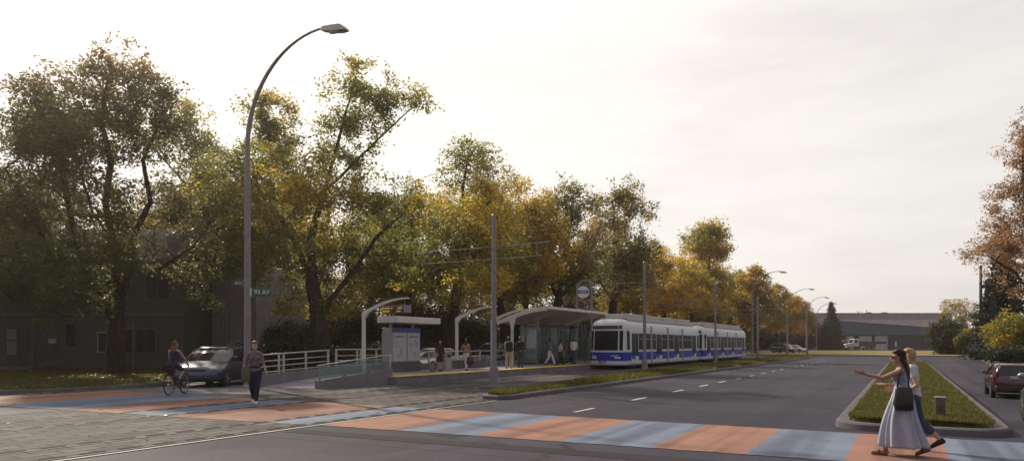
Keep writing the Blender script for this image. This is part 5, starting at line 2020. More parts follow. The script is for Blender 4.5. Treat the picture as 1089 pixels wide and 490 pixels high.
    if s.get('tall_tail'):
        for sx in (-1, 1):
            MB().loft([[(sx * W * .90 - .055, e - .16, .78), (sx * W * .90 + .055, e - .20, .78), (sx * W * .90 + .055, e - .04, .78), (sx * W * .90 - .055, e - .015, .78)],
                       [(sx * W * .93 - .055, e - .20, 1.0), (sx * W * .93 + .055, e - .22, 1.0), (sx * W * .93 + .055, e - .05, 1.0), (sx * W * .93 - .055, e - .02, 1.0)],
                       [(sx * W * .84 - .045, e - .28, H - .17), (sx * W * .84 + .045, e - .30, H - .17), (sx * W * .84 + .045, e - .18, H - .17), (sx * W * .84 - .045, e - .15, H - .17)]]).build('tail_lamp', M_TAIL, C_)
    else:
        for sx in (-1, 1):
            MB().box(sx * W * .74 - .16, sx * W * .74 + .16, e - .09, e - .015, s['deck'] - .25, s['deck'] - .10, .03).build('tail_lamp', M_TAIL, C_)
    MB().box(-.26, .26, e - .02, e + .012, s['deck'] - .34 if not s.get('tall_tail') else .92, s['deck'] - .22 if not s.get('tall_tail') else 1.04, .005).build('number_plate', M_PLATE, C_)
    MB().box(-W * .9, W * .9, e - .10, e + .03, .36, .60, .05).build('rear_bumper', M_BLACKP if s.get('tall_tail') else col, C_)
    MB().tube([(0, y0 + L * rw1 - .25, H - .02), (0, y0 + L * rw1 - .05, H + .14)], .008, 5).build('aerial', M_BLACKP, C_)
    if s.get('rack'):
        MB().tube([(-W * .66, y0 + L * ws1 + .1, H + .03), (-W * .66, y0 + L * rw1 - .1, H + .05)], .02, 6).tube([(W * .66, y0 + L * ws1 + .1, H + .03), (W * .66, y0 + L * rw1 - .1, H + .05)], .02, 6).build('roof_rack', M_BLACKP, C_)
    return C_


HATCH = dict(front_plate=False, L=4.4, W=1.88, H=1.58, belt=1.03, hood=(.79, 1.0), cowl=.24, rear=.97, deck=1.06, gh=(.22, .42, .84, .965), axles=(.20, .80), wr=.32)
SUV = dict(L=4.55, W=1.86, H=1.62, belt=1.05, hood=(.84, 1.02), cowl=.27, rear=.97, deck=1.08, gh=(.26, .40, .93, .985), axles=(.19, .80), wr=.36, tall_tail=True, rack=True, clear=.26)
SEDAN = dict(L=4.6, W=1.78, H=1.44, belt=.95, hood=(.68, .88), cowl=.27, rear=.82, deck=.98, gh=(.25, .40, .72, .86), axles=(.20, .79), wr=.32)
VAN = dict(L=4.8, W=1.92, H=1.75, belt=1.08, hood=(.82, 1.04), cowl=.20, rear=.97, deck=1.10, gh=(.16, .34, .93, .985), axles=(.19, .80), wr=.34)

P_BLUE = paint('paint_blue_grey', (.045, .052, .095))
P_DARK = paint('paint_dark_maroon', (.080, .026, .024))
P_SILV = paint('paint_silver', (.22, .22, .215))
P_SLATE = paint('paint_slate', (.10, .115, .14))
P_WHITE = paint('paint_white', (.50, .50, .51))
P_BLACK = paint('paint_black', (.02, .02, .024))

hx, hy = at(231, 28.3)
make_car('parked_hatchback', 'blue grey hatchback with sunlit bonnet facing the crossing behind the cyclist', 'car', (hx, hy, 0), R(31), HATCH, P_BLUE)
vx, vy = at(1072, 33.4)
make_car('sport_utility_car', 'dark maroon car with tall red tail lamps driving away at the right edge', 'car', (vx + .1, vy, sag(vy)), R(180), SUV, P_DARK)
make_car('sedan', 'silver grey car cut off by the right edge of the view behind the median', 'car', (3.35, 19.0, sag(19.0)), R(180), SEDAN, P_SILV)
make_car('minivan', 'slate grey minivan standing behind the platform left of the shelter', 'car', (-24.4, 40.6, 0), 0, VAN, P_SLATE)
make_car('sedan', 'white sedan partly hidden behind the woman in white trousers on the platform', 'car', (-24.6, 33.6, 0), 0, SEDAN, P_WHITE)
x, y = at(833, 128); make_car('minivan', 'small distant dark van under the amber street trees', 'car', (x, y, .11), R(60), VAN, P_BLACK)
x, y = at(845, 134); make_car('sedan', 'small distant white sedan beside the dark van under the street trees', 'car', (x, y, .11), R(70), SEDAN, P_WHITE)
x, y = at(877, 196); make_car('minivan', 'white car parked beside the spruce near the blue grey shed', 'car', (x, y, .1), R(95), VAN, P_WHITE)

# ---------------------------------------------------------------- dump truck by the shed doors
x, y = at(914.5, 198)
tk = thing('dump_truck', 'white cab dump truck with dark tipping body parked before the shed doors', 'truck', (x, y, .1), TH + R(4))
M_TRW = mat('truck_white', (.55, .55, .55), .35, coat=.4)
M_TRD = mat('tipper_dark', (.075, .055, .055), .7)
MB().box(-4.4, 4.3, -.5, .5, .75, 1.0, .03).build('chassis', M_BLACKP, tk)
cab_ = MB().loft([[(-2.9, -1.15, .95), (-.95, -1.15, .95), (-.95, 1.15, .95), (-2.9, 1.15, .95)], [(-2.9, -1.18, 1.9), (-.95, -1.18, 1.9), (-.95, 1.18, 1.9), (-2.9, 1.18, 1.9)], [(-2.45, -1.1, 3.0), (-.95, -1.1, 3.0), (-.95, 1.1, 3.0), (-2.45, 1.1, 3.0)], [(-2.2, -.95, 3.15), (-1.05, -.95, 3.15), (-1.05, .95, 3.15), (-2.2, .95, 3.15)]]).build('cab', M_TRW, tk)
MB().box(-2.25, -1.25, -1.175, -1.12, 1.95, 2.85, .02).build('side_window', M_CGLASS, cab_)
MB().add([(-2.89, -1.0, 1.97), (-2.50, -1.0, 2.93), (-2.50, 1.0, 2.93), (-2.89, 1.0, 1.97)], [[0, 1, 2, 3]]).build('windscreen', M_CGLASS, cab_)
MB().loft([[(-4.7, -.85, .8), (-4.7, .85, .8), (-4.7, .8, 1.55), (-4.7, -.8, 1.55)], [(-4.5, -.95, .75), (-4.5, .95, .75), (-4.5, .9, 1.72), (-4.5, -.9, 1.72)], [(-2.91, -1.05, .75), (-2.91, 1.05, .75), (-2.91, 1.0, 1.92), (-2.91, -1.0, 1.92)]]).build('hood', M_TRW, tk, smooth='auto')
MB().box(-4.85, -4.65, -1.15, 1.15, .5, .8, .04).build('bumper', M_CHROME, tk)
MB().add([(-.7, -1.2, 1.05), (4.1, -1.2, 1.05), (4.1, 1.2, 1.05), (-.7, 1.2, 1.05), (-1.0, -1.25, 2.5), (4.4, -1.25, 2.3), (4.4, 1.25, 2.3), (-1.0, 1.25, 2.5)], [[0, 3, 2, 1], [0, 1, 5, 4], [1, 2, 6, 5], [2, 3, 7, 6], [3, 0, 4, 7], [4, 5, 6, 7]]).build('tipper_body', M_TRD, tk)
mb = MB()
for k in range(6):
    xx = -.5 + k * .88
    mb.box(xx, xx + .12, -1.29, -1.20, 1.1, 2.3)
mb.build('body_ribs', M_TRD, tk)
MB().tube([(-.85, -.9, 1.0), (-.85, -.9, 3.3)], .07, 8).build('exhaust_stack', M_CHROME, tk)
MB().cyl((-.6, -1.0, .75), .32, 1.3, 14, 'x').build('fuel_tank', M_CHROME, tk)
for xx in (-3.7, 1.7, 3.1):
    for sy in (-1, 1):
        w_ = MB().ring((0, 0, 0), .36, .15, 'y', 22, 8).cyl((0, -.14, 0), .36, .28, 20, 'y').build('wheel', M_TYRE, tk, smooth='auto')
        w_.location = (xx, sy * 1.02, .52)
        MB().cyl((0, sy * .15 - .02, 0), .24, .04, 16, 'y').build('rim', M_RIM, w_)
# far wood that closes the horizon behind the street: one mass
rgw = np.random.default_rng(77)
cs, tn = [], []
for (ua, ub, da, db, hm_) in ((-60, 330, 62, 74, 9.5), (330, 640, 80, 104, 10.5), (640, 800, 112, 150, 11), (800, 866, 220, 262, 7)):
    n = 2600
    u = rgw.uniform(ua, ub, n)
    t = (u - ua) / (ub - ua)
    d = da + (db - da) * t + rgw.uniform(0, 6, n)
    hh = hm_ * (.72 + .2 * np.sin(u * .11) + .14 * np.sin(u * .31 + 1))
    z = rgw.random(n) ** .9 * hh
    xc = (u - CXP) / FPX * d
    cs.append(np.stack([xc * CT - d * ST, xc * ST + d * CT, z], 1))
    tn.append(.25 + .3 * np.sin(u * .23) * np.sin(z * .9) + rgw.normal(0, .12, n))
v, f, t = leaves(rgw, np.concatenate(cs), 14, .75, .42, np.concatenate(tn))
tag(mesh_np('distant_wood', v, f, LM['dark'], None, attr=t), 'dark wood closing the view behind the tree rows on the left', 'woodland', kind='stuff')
# ================================================================ people
def ik(a, b, l1, l2, pole):
    a, b, pole = Vector(a), Vector(b), Vector(pole)
    d = b - a
    D_ = min(d.length, (l1 + l2) * .999)
    t = d.normalized()
    x = (l1 * l1 - l2 * l2 + D_ * D_) / (2 * D_)
    hgt = math.sqrt(max(0, l1 * l1 - x * x))
    p = (pole - t * pole.dot(t)).normalized()
    return a + t * x + p * hgt, a + t * D_


def voxel(o, size, smooth=3):
    m = o.modifiers.new('join', 'REMESH')
    m.mode = 'VOXEL'
    m.voxel_size = size
    m.use_smooth_shade = True
    s = o.modifiers.new('relax', 'SMOOTH')
    s.iterations = smooth
    s.factor = .5
    return o


SKIN = {'light': mat('skin_light', (.42, .25, .185), .5, var=.06, scale=20), 'tan': mat('skin_tan', (.33, .18, .125), .5, var=.06, scale=20), 'dark': mat('skin_brown', (.16, .085, .06), .5, var=.06, scale=20)}


def cloth(name, col, rough=.85, var=.14, scale=14):
    return mat('cloth_' + name, col, rough, var=var, scale=scale, spec=.2, bumps=.25)


def hand_shape(mb, wr, el, nrm, s, curl, side, thumb_up=.6):
    """palm, four fingers and thumb from the wrist along the forearm direction"""
    wr, el = Vector(wr), Vector(el)
    d = (wr - el).normalized()
    n = Vector(nrm)
    n = (n - d * n.dot(d)).normalized()
    w_ = d.cross(n) * side
    L = .055 * s
    for k in range(4):
        o = (k - 1.5) * .0125 * s
        mb.cap(wr + w_ * o * .7 + d * .004 * s, wr + d * L + w_ * o, .0085 * s, .0080 * s, 8)
        base = wr + d * L + w_ * o
        ln = (.046, .050, .047, .037)[k] * s
        c = R(curl * (.6 + .15 * k))
        dd = (d * math.cos(c * .5) + n * math.sin(c * .5) + w_ * (k - 1.5) * .10).normalized()
        p1 = base + dd * ln * .5
        d2 = (d * math.cos(c) + n * math.sin(c) + w_ * (k - 1.5) * .10).normalized()
        p2 = p1 + d2 * ln * .55
        mb.cap(base, p1, .0056 * s, .0052 * s, 7)
        mb.cap(p1, p2, .0052 * s, .0044 * s, 7)
    tb = wr + d * .014 * s - w_ * .018 * s
    td = (d * .75 - w_ * .65 + n * .25).normalized()
    p1 = tb + td * .026 * s
    p2 = p1 + (d * .9 - w_ * .25 + n * .25).normalized() * .022 * s
    mb.cap(wr + d * .008 * s, tb, .011 * s, .009 * s, 8).cap(tb, p1, .0075 * s, .0062 * s, 7).cap(p1, p2, .0062 * s, .005 * s, 7)


def person(label, loc, rz, H, pose, wear, skin='light', vox=.013, group=None, detail=False):
    """faces +Y; pose numbers are fractions of the body height"""
    P = thing('person', label, 'person', loc, rz, group)
    g = lambda k, d: pose.get(k, d)
    lean = g('lean', 0.0)
    hipz = g('hipz', .515)
    hy = g('hipy', 0.0)
    wd = g('width', 1.0)
    S = lambda x, y, z: Vector((x * H, (y + hy + lean * (z - .5)) * H, (z + hipz - .515) * H))
    headc = S(0, .012, .925)
    neck0, neck1 = S(0, -.008, .80), S(0, .002, .875)
    tw = g('twist', 0.0)
    sh = {-1: S(-.090 * wd, tw, .798), 1: S(.090 * wd, -tw, .798)}
    hp = {-1: S(-.052, 0, .515), 1: S(.052, 0, .515)}
    J = {}
    for sd, nm in ((-1, 'L'), (1, 'R')):
        an = g('ankle' + nm, (sd * .05, 0, .045))
        an = Vector((an[0] * H, an[1] * H, an[2] * H))
        kn, an = ik(hp[sd], an, .238 * H, .236 * H, g('knee' + nm, (sd * .1, 1, 0)))
        toe = g('toe' + nm, (0, 1, -.25))
        J['knee', sd], J['ankle', sd] = kn, an
        td = Vector(toe).normalized()
        td.x += sd * .12
        J['toe', sd] = an + td.normalized() * .105 * H
        J['heel', sd] = an + Vector((0, 0, -1)) * .026 * H - td.normalized() * .02 * H
        wr_ = S(*g('wrist' + nm, (sd * .15, .03, .49)))
        el, wr_ = ik(sh[sd], wr_, .166 * H, .142 * H, g('elbow' + nm, (sd * .4, -1, -.2)))
        J['elbow', sd], J['wrist', sd] = el, wr_
    b = MB()
    turn = g('turn', 0.0)
    hm = Matrix.Translation(headc) @ Matrix.Rotation(R(turn), 4, 'Z') @ Matrix.Rotation(R(g('nod', 0)), 4, 'X')
    ctr = Vector((0, 0, 0))
    b.ell(ctr + Vector((0, -.004, .012)) * H, .045 * H, .054 * H, .057 * H, 16, 12, hm)
    b.ell(ctr + Vector((0, .014, -.028)) * H, .036 * H, .040 * H, .041 * H, 14, 10, hm)
    b.cap(hm @ Vector((0, .046 * H, .006 * H)), hm @ Vector((0, .060 * H, -.016 * H)), .006 * H, .0095 * H, 8)
    b.ell(ctr + Vector((0, .046, -.034)) * H, .015 * H, .010 * H, .006 * H, 10, 6, hm)
    b.ell(ctr + Vector((0, .040, -.056)) * H, .016 * H, .012 * H, .011 * H, 10, 6, hm)
    for sd in (-1, 1):
        b.ell(ctr + Vector((sd * .044, -.004, -.008)) * H, .006 * H, .012 * H, .019 * H, 8, 6, hm)
    b.cap(neck0, neck1, .034 * H, .030 * H, 12)
    torso = [(S(0, .004, .745), .082 * wd, .056, .085), (S(0, .0, .655), .068 * wd, .050, .08), (S(0, 0, .575), .075 * g('hips', 1.0), .056, .075), (S(0, -.006, .53), .088 * g('hips', 1.0), .064, .060)]
    fem = g('bust', 0)

    def put_torso(mb, e, narrow=False):
        for c, a, q, z in torso:
            mb.ell(c, a * H + e, q * H + e, z * H + e * .6, 16, 10)
        if narrow:
            mb.cap(sh[-1] * .62 + sh[1] * .38 - Vector((0, 0, .03 * H)), sh[1] * .62 + sh[-1] * .38 - Vector((0, 0, .03 * H)), .03 * H + e, .03 * H + e, 10)
        else:
            mb.cap(sh[-1], S(0, -.004, .812), .029 * H + e, .036 * H + e, 10).cap(S(0, -.004, .812), sh[1], .036 * H + e, .029 * H + e, 10)
        mb.cap(S(0, -.006, .765 if narrow else .80), S(0, 0, .70), .05 * H + e, .06 * H + e, 10)
        if fem:
            for sd in (-1, 1):
                mb.ell(S(sd * .04, .048, .735), .036 * H + e * .5, .030 * H + e * .5, .036 * H, 10, 8)
    put_torso(b, 0)
    hs = 1.0 * H
    for sd in (-1, 1):
        b.cap(sh[sd], J['elbow', sd], .030 * H, .0225 * H, 10).cap(J['elbow', sd], J['wrist', sd], .0225 * H, .0145 * H, 10)
        pn = g('palm' + ('L' if sd < 0 else 'R'), (-sd, .3, 0))
        hand_shape(b, J['wrist', sd], J['elbow', sd], pn, H, g('curl' + ('L' if sd < 0 else 'R'), 35), -sd)
        k, a = J['knee', sd], J['ankle', sd]
        b.cap(hp[sd], k, .056 * H, .034 * H, 12).cap(k, a, .034 * H, .020 * H, 12)
        c = k + (a - k) * .30
        b.ell(c + Vector((0, -.010 * H, 0)), .033 * H, .036 * H, .06 * H, 10, 8)
        b.cap(J['heel', sd], a, .018 * H, .019 * H, 8).cap(a - Vector((0, 0, .014 * H)), J['toe', sd], .020 * H, .014 * H, 8).cap(J['heel', sd], J['toe', sd], .017 * H, .013 * H, 8)
    voxel(b.build('body', SKIN[skin], P, smooth=True), vox)
    # garments
    t = wear.get('top')
    if t:
        m_ = MB()
        e = .009 * H
        put_torso(m_, e, t.get('sleeve', .5) == 0)
        m_.ell(S(0, -.003, .548), .092 * H * g('hips', 1.0) + e, .068 * H + e, .062 * H, 16, 10)
        if t.get('loose'):
            m_.ell(S(0, 0, .60), .092 * H * wd + e, .068 * H + e, .10 * H, 14, 8)
        sl = t.get('sleeve', .5)       # share of the whole arm
        for sd in (-1, 1):
            if sl > 0:
                q = min(1, sl / .54)
                m_.cap(sh[sd], sh[sd] + (J['elbow', sd] - sh[sd]) * q, .034 * H, (.034 - .007 * q) * H + .002, 10)
                if sl > .54:
                    q = (sl - .54) / .46
                    m_.cap(J['elbow', sd], J['elbow', sd] + (J['wrist', sd] - J['elbow', sd]) * q, .0275 * H, (.0275 - .006 * q) * H, 10)
        voxel(m_.build('shirt', t['mat'], P, smooth=True), vox * 1.1)
    t = wear.get('legs')
    if t:
        m_ = MB()
        e = .008 * H
        m_.ell(S(0, 0, .575), .079 * H * g('hips', 1.0) + e, .058 * H + e * 1.3, .070 * H, 16, 10).ell(S(0, -.006, .525), .09 * H * g('hips', 1.0) + e, .066 * H + e, .058 * H + e, 14, 8)
        ln = t.get('len', .97)
        for sd in (-1, 1):
            k, a = J['knee', sd], J['ankle', sd]
            q = min(1, ln / .5)
            m_.cap(hp[sd], hp[sd] + (k - hp[sd]) * q, .060 * H + e * .5, (.060 - .022 * q) * H + e * .6, 12)
            if ln > .5:
                q = (ln - .5) / .5
                w0, w1 = .038 * H + e * .5, t.get('hem', .030) * H
                m_.cap(k, k + (a - k) * q, w0, w0 + (w1 - w0) * q, 12)
                m_.ell(k + (a - k) * .26 + Vector((0, -.008 * H, 0)), .036 * H + e * .4, .039 * H + e * .4, .06 * H, 10, 8)
        voxel(m_.build('trousers', t['mat'], P, smooth=True), vox * 1.1)
    t = wear.get('skirt')
    if t:
        rings = []
        n = 120
        zs = t['rows']                # (z, cx, cy, rx, ry, pleat)
        for r_, (z, cx, cy, rx, ry, pa) in enumerate(zs):
            ring = []
            for k in range(n):
                a = 2 * PI * k / n
                f = 1 + pa * 1.25 * ((1 - 2 * abs(math.sin(a * 6.5 + .8 * math.sin(a * 3) + z))) * .6 + math.sin(a * 7 + 1.3 + z * 2) * .4)
                ring.append(((cx + rx * f * math.cos(a)) * H, (cy + ry * f * math.sin(a)) * H, z * H + .012 * pa * 20 * math.sin(a * 5) * .1))
            rings.append(ring)
        o = MB().loft(rings, True, False).build('skirt', t['mat'], P, smooth=True)
        sb_ = o.modifiers.new('soft', 'SUBSURF'); sb_.levels = 1; sb_.render_levels = 1
        so_ = o.modifiers.new('cloth', 'SOLIDIFY'); so_.thickness = .006
    t = wear.get('shoes')
    if t:
        for sd in (-1, 1):
            m_ = MB()
            td = (J['toe', sd] - J['ankle', sd]).normalized()
            if t.get('sandal'):
                up_ = Vector((0, 0, 1))
                h0, t0 = J['heel', sd] + Vector((0, 0, -.018 * H)), J['toe', sd] + Vector((0, 0, -.012 * H)) + td * .01 * H
                m_.bar(h0, t0, .045 * H, .010 * H, bev=.002)
                mid = (J['ankle', sd] + J['toe', sd]) / 2
                m_.ell(mid, .025 * H, .012 * H, .022 * H, 10, 8).ell(J['ankle', sd], .0245 * H, .026 * H, .010 * H, 10, 6)
                m_.build('sandal', t['mat'], P, smooth='auto')
            else:
                m_.cap(J['heel', sd], J['toe', sd], .023 * H, .019 * H, 10).cap(J['ankle', sd] - Vector((0, 0, .006 * H)), J['toe', sd] - td * .02 * H, .026 * H, .019 * H, 10).cap(J['heel', sd], J['ankle', sd], .023 * H, .025 * H, 8)
                voxel(m_.build('shoe', t['mat'], P, smooth=True), vox)
    t = wear.get('hair')
    if t:
        m_ = MB()
        hw_ = .006 * H
        m_.ell(Vector((0, -.012, .020)) * H, .048 * H, .055 * H, .056 * H, 16, 10, hm)
        m_.ell(Vector((0, -.030, -.004)) * H, .044 * H, .036 * H, .055 * H, 14, 8, hm)
        m_.ell(Vector((0, .001, .044)) * H, .0465 * H, .047 * H, .036 * H, 16, 10, hm)
        st = t.get('style', 'short')
        if st == 'long':
            for k in range(9):
                a = (k - 4) / 4
                p = [hm @ (Vector((a * .036, -.034 + .022 * abs(a), .0)) * H), S(a * .040, -.052 + .012 * abs(a), .86), S(a * .042, -.062 + .010 * abs(a), .79), S(a * .034, -.064, .72 + .012 * (k % 3))]
                m_.chain(p, [.016 * H, .017 * H, .015 * H, .006 * H], 7)
        elif st == 'bob':
            for k in range(9):
                a = (k - 4) / 4
                m_.chain([hm @ (Vector((a * .043, -.028 + .030 * abs(a), .005)) * H), hm @ (Vector((a * .045, -.036 + .030 * abs(a), -.045)) * H), hm @ (Vector((a * .041, -.034 + .026 * abs(a), -.072 + .006 * (k % 2))) * H)], [.015 * H, .016 * H, .008 * H], 7)
        elif st == 'bun':
            m_.ell(Vector((0, -.035, .066)) * H, .024 * H, .024 * H, .022 * H, 10, 8, hm)
        elif st == 'mid':
            for k in range(7):
                a = (k - 3) / 3
                m_.chain([hm @ (Vector((a * .040, -.030 + .02 * abs(a), .0)) * H), S(a * .044, -.046, .85), S(a * .04, -.05, .79)], [.016 * H, .017 * H, .008 * H], 7)
        if t.get('fringe'):
            m_.ell(Vector((0, .030, .045)) * H, .036 * H, .022 * H, .020 * H, 12, 8, hm)
        voxel(m_.build('hair', t['mat'], P, smooth=True), vox * .9, 1)
    if wear.get('cap'):
        MB().ell(Vector((0, -.004, .030)) * H, .050 * H, .058 * H, .046 * H, 16, 8, hm).ell(Vector((0, .055, .026)) * H, .036 * H, .04 * H, .006 * H, 12, 6, hm).build('cap', wear['cap'], P, smooth=True)
    if detail:
        for sd in (-1, 1):
            MB().ell(Vector((sd * .0185, .0455, .0)) * H, .008 * H, .005 * H, .0048 * H, 8, 6, hm).build('eye', mat('eye_dark', (.03, .02, .018), .3), P, smooth=True)
        MB().ell(Vector((0, .0545, -.034)) * H, .014 * H, .0045 * H, .0045 * H, 8, 6, hm).build('mouth', mat('lip', (.28, .09, .08), .5), P, smooth=True)
    if wear.get('glasses'):
        m_ = MB()
        for sd in (-1, 1):
            m_.ell(Vector((sd * .020, .053, .001)) * H, .017 * H, .006 * H, .013 * H, 12, 8, hm)
            m_.tube([hm @ (Vector((sd * .036, .046, .004)) * H), hm @ (Vector((sd * .046, .0, .004)) * H)], .003 * H, 5)
        m_.tube([hm @ (Vector((-.01, .057, .003)) * H), hm @ (Vector((.01, .057, .003)) * H)], .003 * H, 5)
        m_.build('sunglasses', mat('sunglass', (.01, .01, .012), .1), P, smooth=True)
    P['_'] = 0
    del P['_']
    return P, J, S


DENIM = cloth('denim', (.045, .055, .085))
DENIMD = cloth('dark_denim', (.020, .022, .034))
HAIRB = cloth('hair_dark_brown', (.028, .014, .010), .45, .3, 30)
HAIRM = cloth('hair_brown', (.13, .062, .030), .45, .3, 30)
HAIRR = cloth('hair_auburn', (.14, .06, .03), .45, .3, 30)
HAIRBL = cloth('hair_blond', (.36, .22, .11), .45, .25, 30)
HAIRK = cloth('hair_black', (.014, .012, .012), .45, .3, 30)
LEATH = mat('leather_black', (.016, .013, .013), .38, var=.3, scale=9, bumps=.3)
LBROWN = mat('leather_brown', (.085, .045, .028), .5, var=.2)


def bag(name, label, cat, loc, rz, w_, d_, h_, m_, strap=None, soft=True):
    Bg = thing(name, label, cat, loc, rz)
    rings = []
    for z, f, g_ in ((-.5, .78, .7), (-.46, .93, .95), (-.2, 1.0, 1.05), (.15, .95, .9), (.42, .82, .55), (.5, .74, .32)):
        ring = []
        for k in range(20):
            a = 2 * PI * k / 20
            cx = math.copysign(abs(math.cos(a)) ** .6, math.cos(a))
            cy = math.copysign(abs(math.sin(a)) ** .7, math.sin(a))
            wob = 1 + .05 * math.sin(3 * a + z * 9)
            ring.append((cx * w_ / 2 * f * wob, cy * d_ / 2 * g_ * wob, z * h_))
        rings.append(ring)
    MB().loft(rings).build('pouch', m_, Bg, smooth=True)
    if strap:
        mb = MB()
        for s_ in strap:
            mb.tube(s_, .011, 6)
        mb.build('strap', m_, Bg, smooth=True)
    return Bg


# ---------------------------------------------------------------- two women in the foreground
WX, WY = at(960, 10.15)
W1H = 1.60
W1, J1, S1_ = person('woman in long pale pleated skirt and lavender top pointing ahead on the crossing', (WX, WY, .008), R(90), W1H,
    dict(ankleL=(-.045, .145, .048), ankleR=(.045, -.195, .085), toeL=(0, 1, -.22), toeR=(0, 1, -.75), kneeR=(0, 1, .1), hipz=.50, lean=.05, bust=1, hips=1.02, width=.92,
         wristL=(-.13, .285, .765), elbowL=(-.3, -.1, -1), palmL=(.5, .2, 1), curlL=12, wristR=(.12, .14, .66), elbowR=(.5, -.6, -.7), palmR=(-.4, 0, 1), curlR=25, nod=-3),
    dict(top=dict(mat=cloth('lavender_top', (.28, .28, .40), .8, .22, 26), sleeve=0), skirt=dict(mat=cloth('pale_skirt', (.36, .365, .44), .85, .10, 8), rows=[
        (.640, 0, .006, .074, .056, .01), (.60, 0, .004, .086, .066, .03), (.54, 0, 0, .102, .088, .05), (.45, 0, .010, .108, .108, .09), (.34, 0, .018, .116, .135, .12), (.22, 0, .012, .124, .165, .15), (.12, 0, .0, .130, .188, .17), (.085, 0, -.004, .132, .195, .18)]),
        shoes=dict(mat=LBROWN, sandal=True), hair=dict(mat=HAIRB, style='long'), glasses=True), 'tan', .0058, None, True)
c = W1.matrix_basis.copy()
MW1 = Matrix.Translation((WX, WY, .008)) @ Matrix.Rotation(R(90), 4, 'Z')


def rel(Mx, pts, o):
    return [tuple(Mx @ Vector(p) - Vector(o)) for p in pts]


bo = MW1 @ Vector((-.205, -.015, .855))
bag('shoulder_bag', 'black slouchy leather bag on the shoulder of the woman in the long skirt', 'bag', tuple(bo), 0, .26, .13, .34, LEATH,
    [rel(MW1, [(-.205, .07, 1.01), (-.19, .05, 1.14), (-.165, .02, 1.29), (-.14, .0, 1.335), (-.15, -.035, 1.30), (-.19, -.07, 1.14), (-.205, -.08, 1.01)], bo)])
W2X, W2Y = at(970.5, 10.75)
W2, J2, S2_ = person('blond woman in white T-shirt and rolled denim capris walking behind the woman in the skirt', (W2X, W2Y, .008), R(90), 1.60,
    dict(ankleL=(-.045, -.235, .115), ankleR=(.045, .12, .050), toeL=(0, 1, -.85), toeR=(0, 1, -.2), kneeL=(0, 1, .1), hipz=.505, lean=.05, bust=1, width=.96,
         wristL=(-.13, .07, .56), elbowL=(-.2, -1, 0), palmL=(1, .2, 0), wristR=(.14, .14, .60), elbowR=(.2, -1, -.2)),
    dict(top=dict(mat=cloth('white_tee', (.48, .47, .49), .8, .05), sleeve=.24, loose=True), legs=dict(mat=DENIM, len=.74, hem=.040), shoes=dict(mat=cloth('black_shoe', (.02, .018, .018), .6)), hair=dict(mat=HAIRBL, style='bob', fringe=True)), 'light', .0062, None, True)

# ---------------------------------------------------------------- woman walking towards the camera
px_, py_ = at(271, 18.9)
rzp = math.atan2(-px_, py_) + PI - R(6)
W3, J3, S3_ = person('woman in grey top and dark jeans walking towards the camera on the crossing', (px_, py_, .008), rzp, 1.74,
    dict(ankleL=(-.03, .10, .045), ankleR=(.028, -.12, .070), toeR=(0, 1, -.5), bust=1, hips=1.05, hipz=.51, width=.92, wristL=(-.175, .05, .50), wristR=(.175, .0, .515), turn=-6),
    dict(top=dict(mat=cloth('mauve_grey_top', (.15, .125, .14), .85), sleeve=.52), legs=dict(mat=DENIMD, len=.97, hem=.030), shoes=dict(mat=cloth('white_shoe', (.55, .55, .56), .6)), hair=dict(mat=HAIRM, style='bun')), 'light', .010, None, True)
MW3 = Matrix.Translation((px_, py_, .008)) @ Matrix.Rotation(rzp, 4, 'Z')
bo = MW3 @ Vector((.225, .06, .83))
bag('shoulder_bag', 'olive canvas bag worn across the body of the woman in the grey top', 'bag', tuple(bo), rzp, .25, .13, .42, cloth('olive_canvas', (.115, .105, .07), .9), None)
sb = thing('bag_strap', 'brown strap crossing the chest of the woman in the grey top', 'strap', tuple(bo), 0)
MB().tube(rel(MW3, [(.225, .05, 1.05), (.16, .12, 1.12), (.05, .135, 1.26), (-.06, .09, 1.41), (-.10, .0, 1.46), (-.03, -.10, 1.36), (.12, -.13, 1.18), (.225, .0, 1.05)], bo), .013, 6).build('band', LBROWN, sb, smooth=True)

# ---------------------------------------------------------------- cyclist and bicycle
bx0, by0 = at(188, 22.6)
brz = R(30)
bk = thing('bicycle', 'black upright bicycle ridden away from the camera along the crossing', 'bicycle', (bx0, by0, .008), brz)
M_BK = mat('bike_black', (.02, .02, .024), .35, coat=.4)
M_SPOKE = mat('spoke_steel', (.30, .30, .31), .35, .8)
for y in (-.53, .53):
    w_ = thing('wheel', None, None, (0, y, .345)); w_.parent = bk
    MB().ring((0, 0, 0), .325, .019, 'x', 40, 8).build('tyre', M_TYRE, w_, smooth=True)
    mb = MB().ring((0, 0, 0), .302, .009, 'x', 40, 6)
    mb.cyl((-.04, 0, 0), .024, .08, 10, 'x')
    for k in range(18):
        a = 2 * PI * k / 18
        mb.tube([(.03 * (-1) ** k, .02 * math.cos(a), .02 * math.sin(a)), (0, .30 * math.cos(a + .2), .30 * math.sin(a + .2))], .0022, 4, False)
    mb.build('rim', M_SPOKE, w_)
fr = MB()
fr.tube([(0, -.53, .345), (0, -.08, .30)], .014, 6).tube([(0, -.08, .30), (0, -.22, .86)], .019, 8).tube([(0, -.08, .30), (0, .36, .74)], .02, 8).tube([(0, -.19, .74), (0, .36, .80)], .016, 8).tube([(0, -.53, .345), (0, -.2, .78)], .011, 6)
fr.build('frame', M_BK, bk, smooth=True)
MB().tube([(-.05, .53, .345), (-.05, .42, .66), (0, .38, .70)], .012, 6).tube([(.05, .53, .345), (.05, .42, .66), (0, .38, .70)], .012, 6).tube([(0, .38, .70), (0, .33, .98)], .016, 8).build('fork', M_BK, bk, smooth=True)
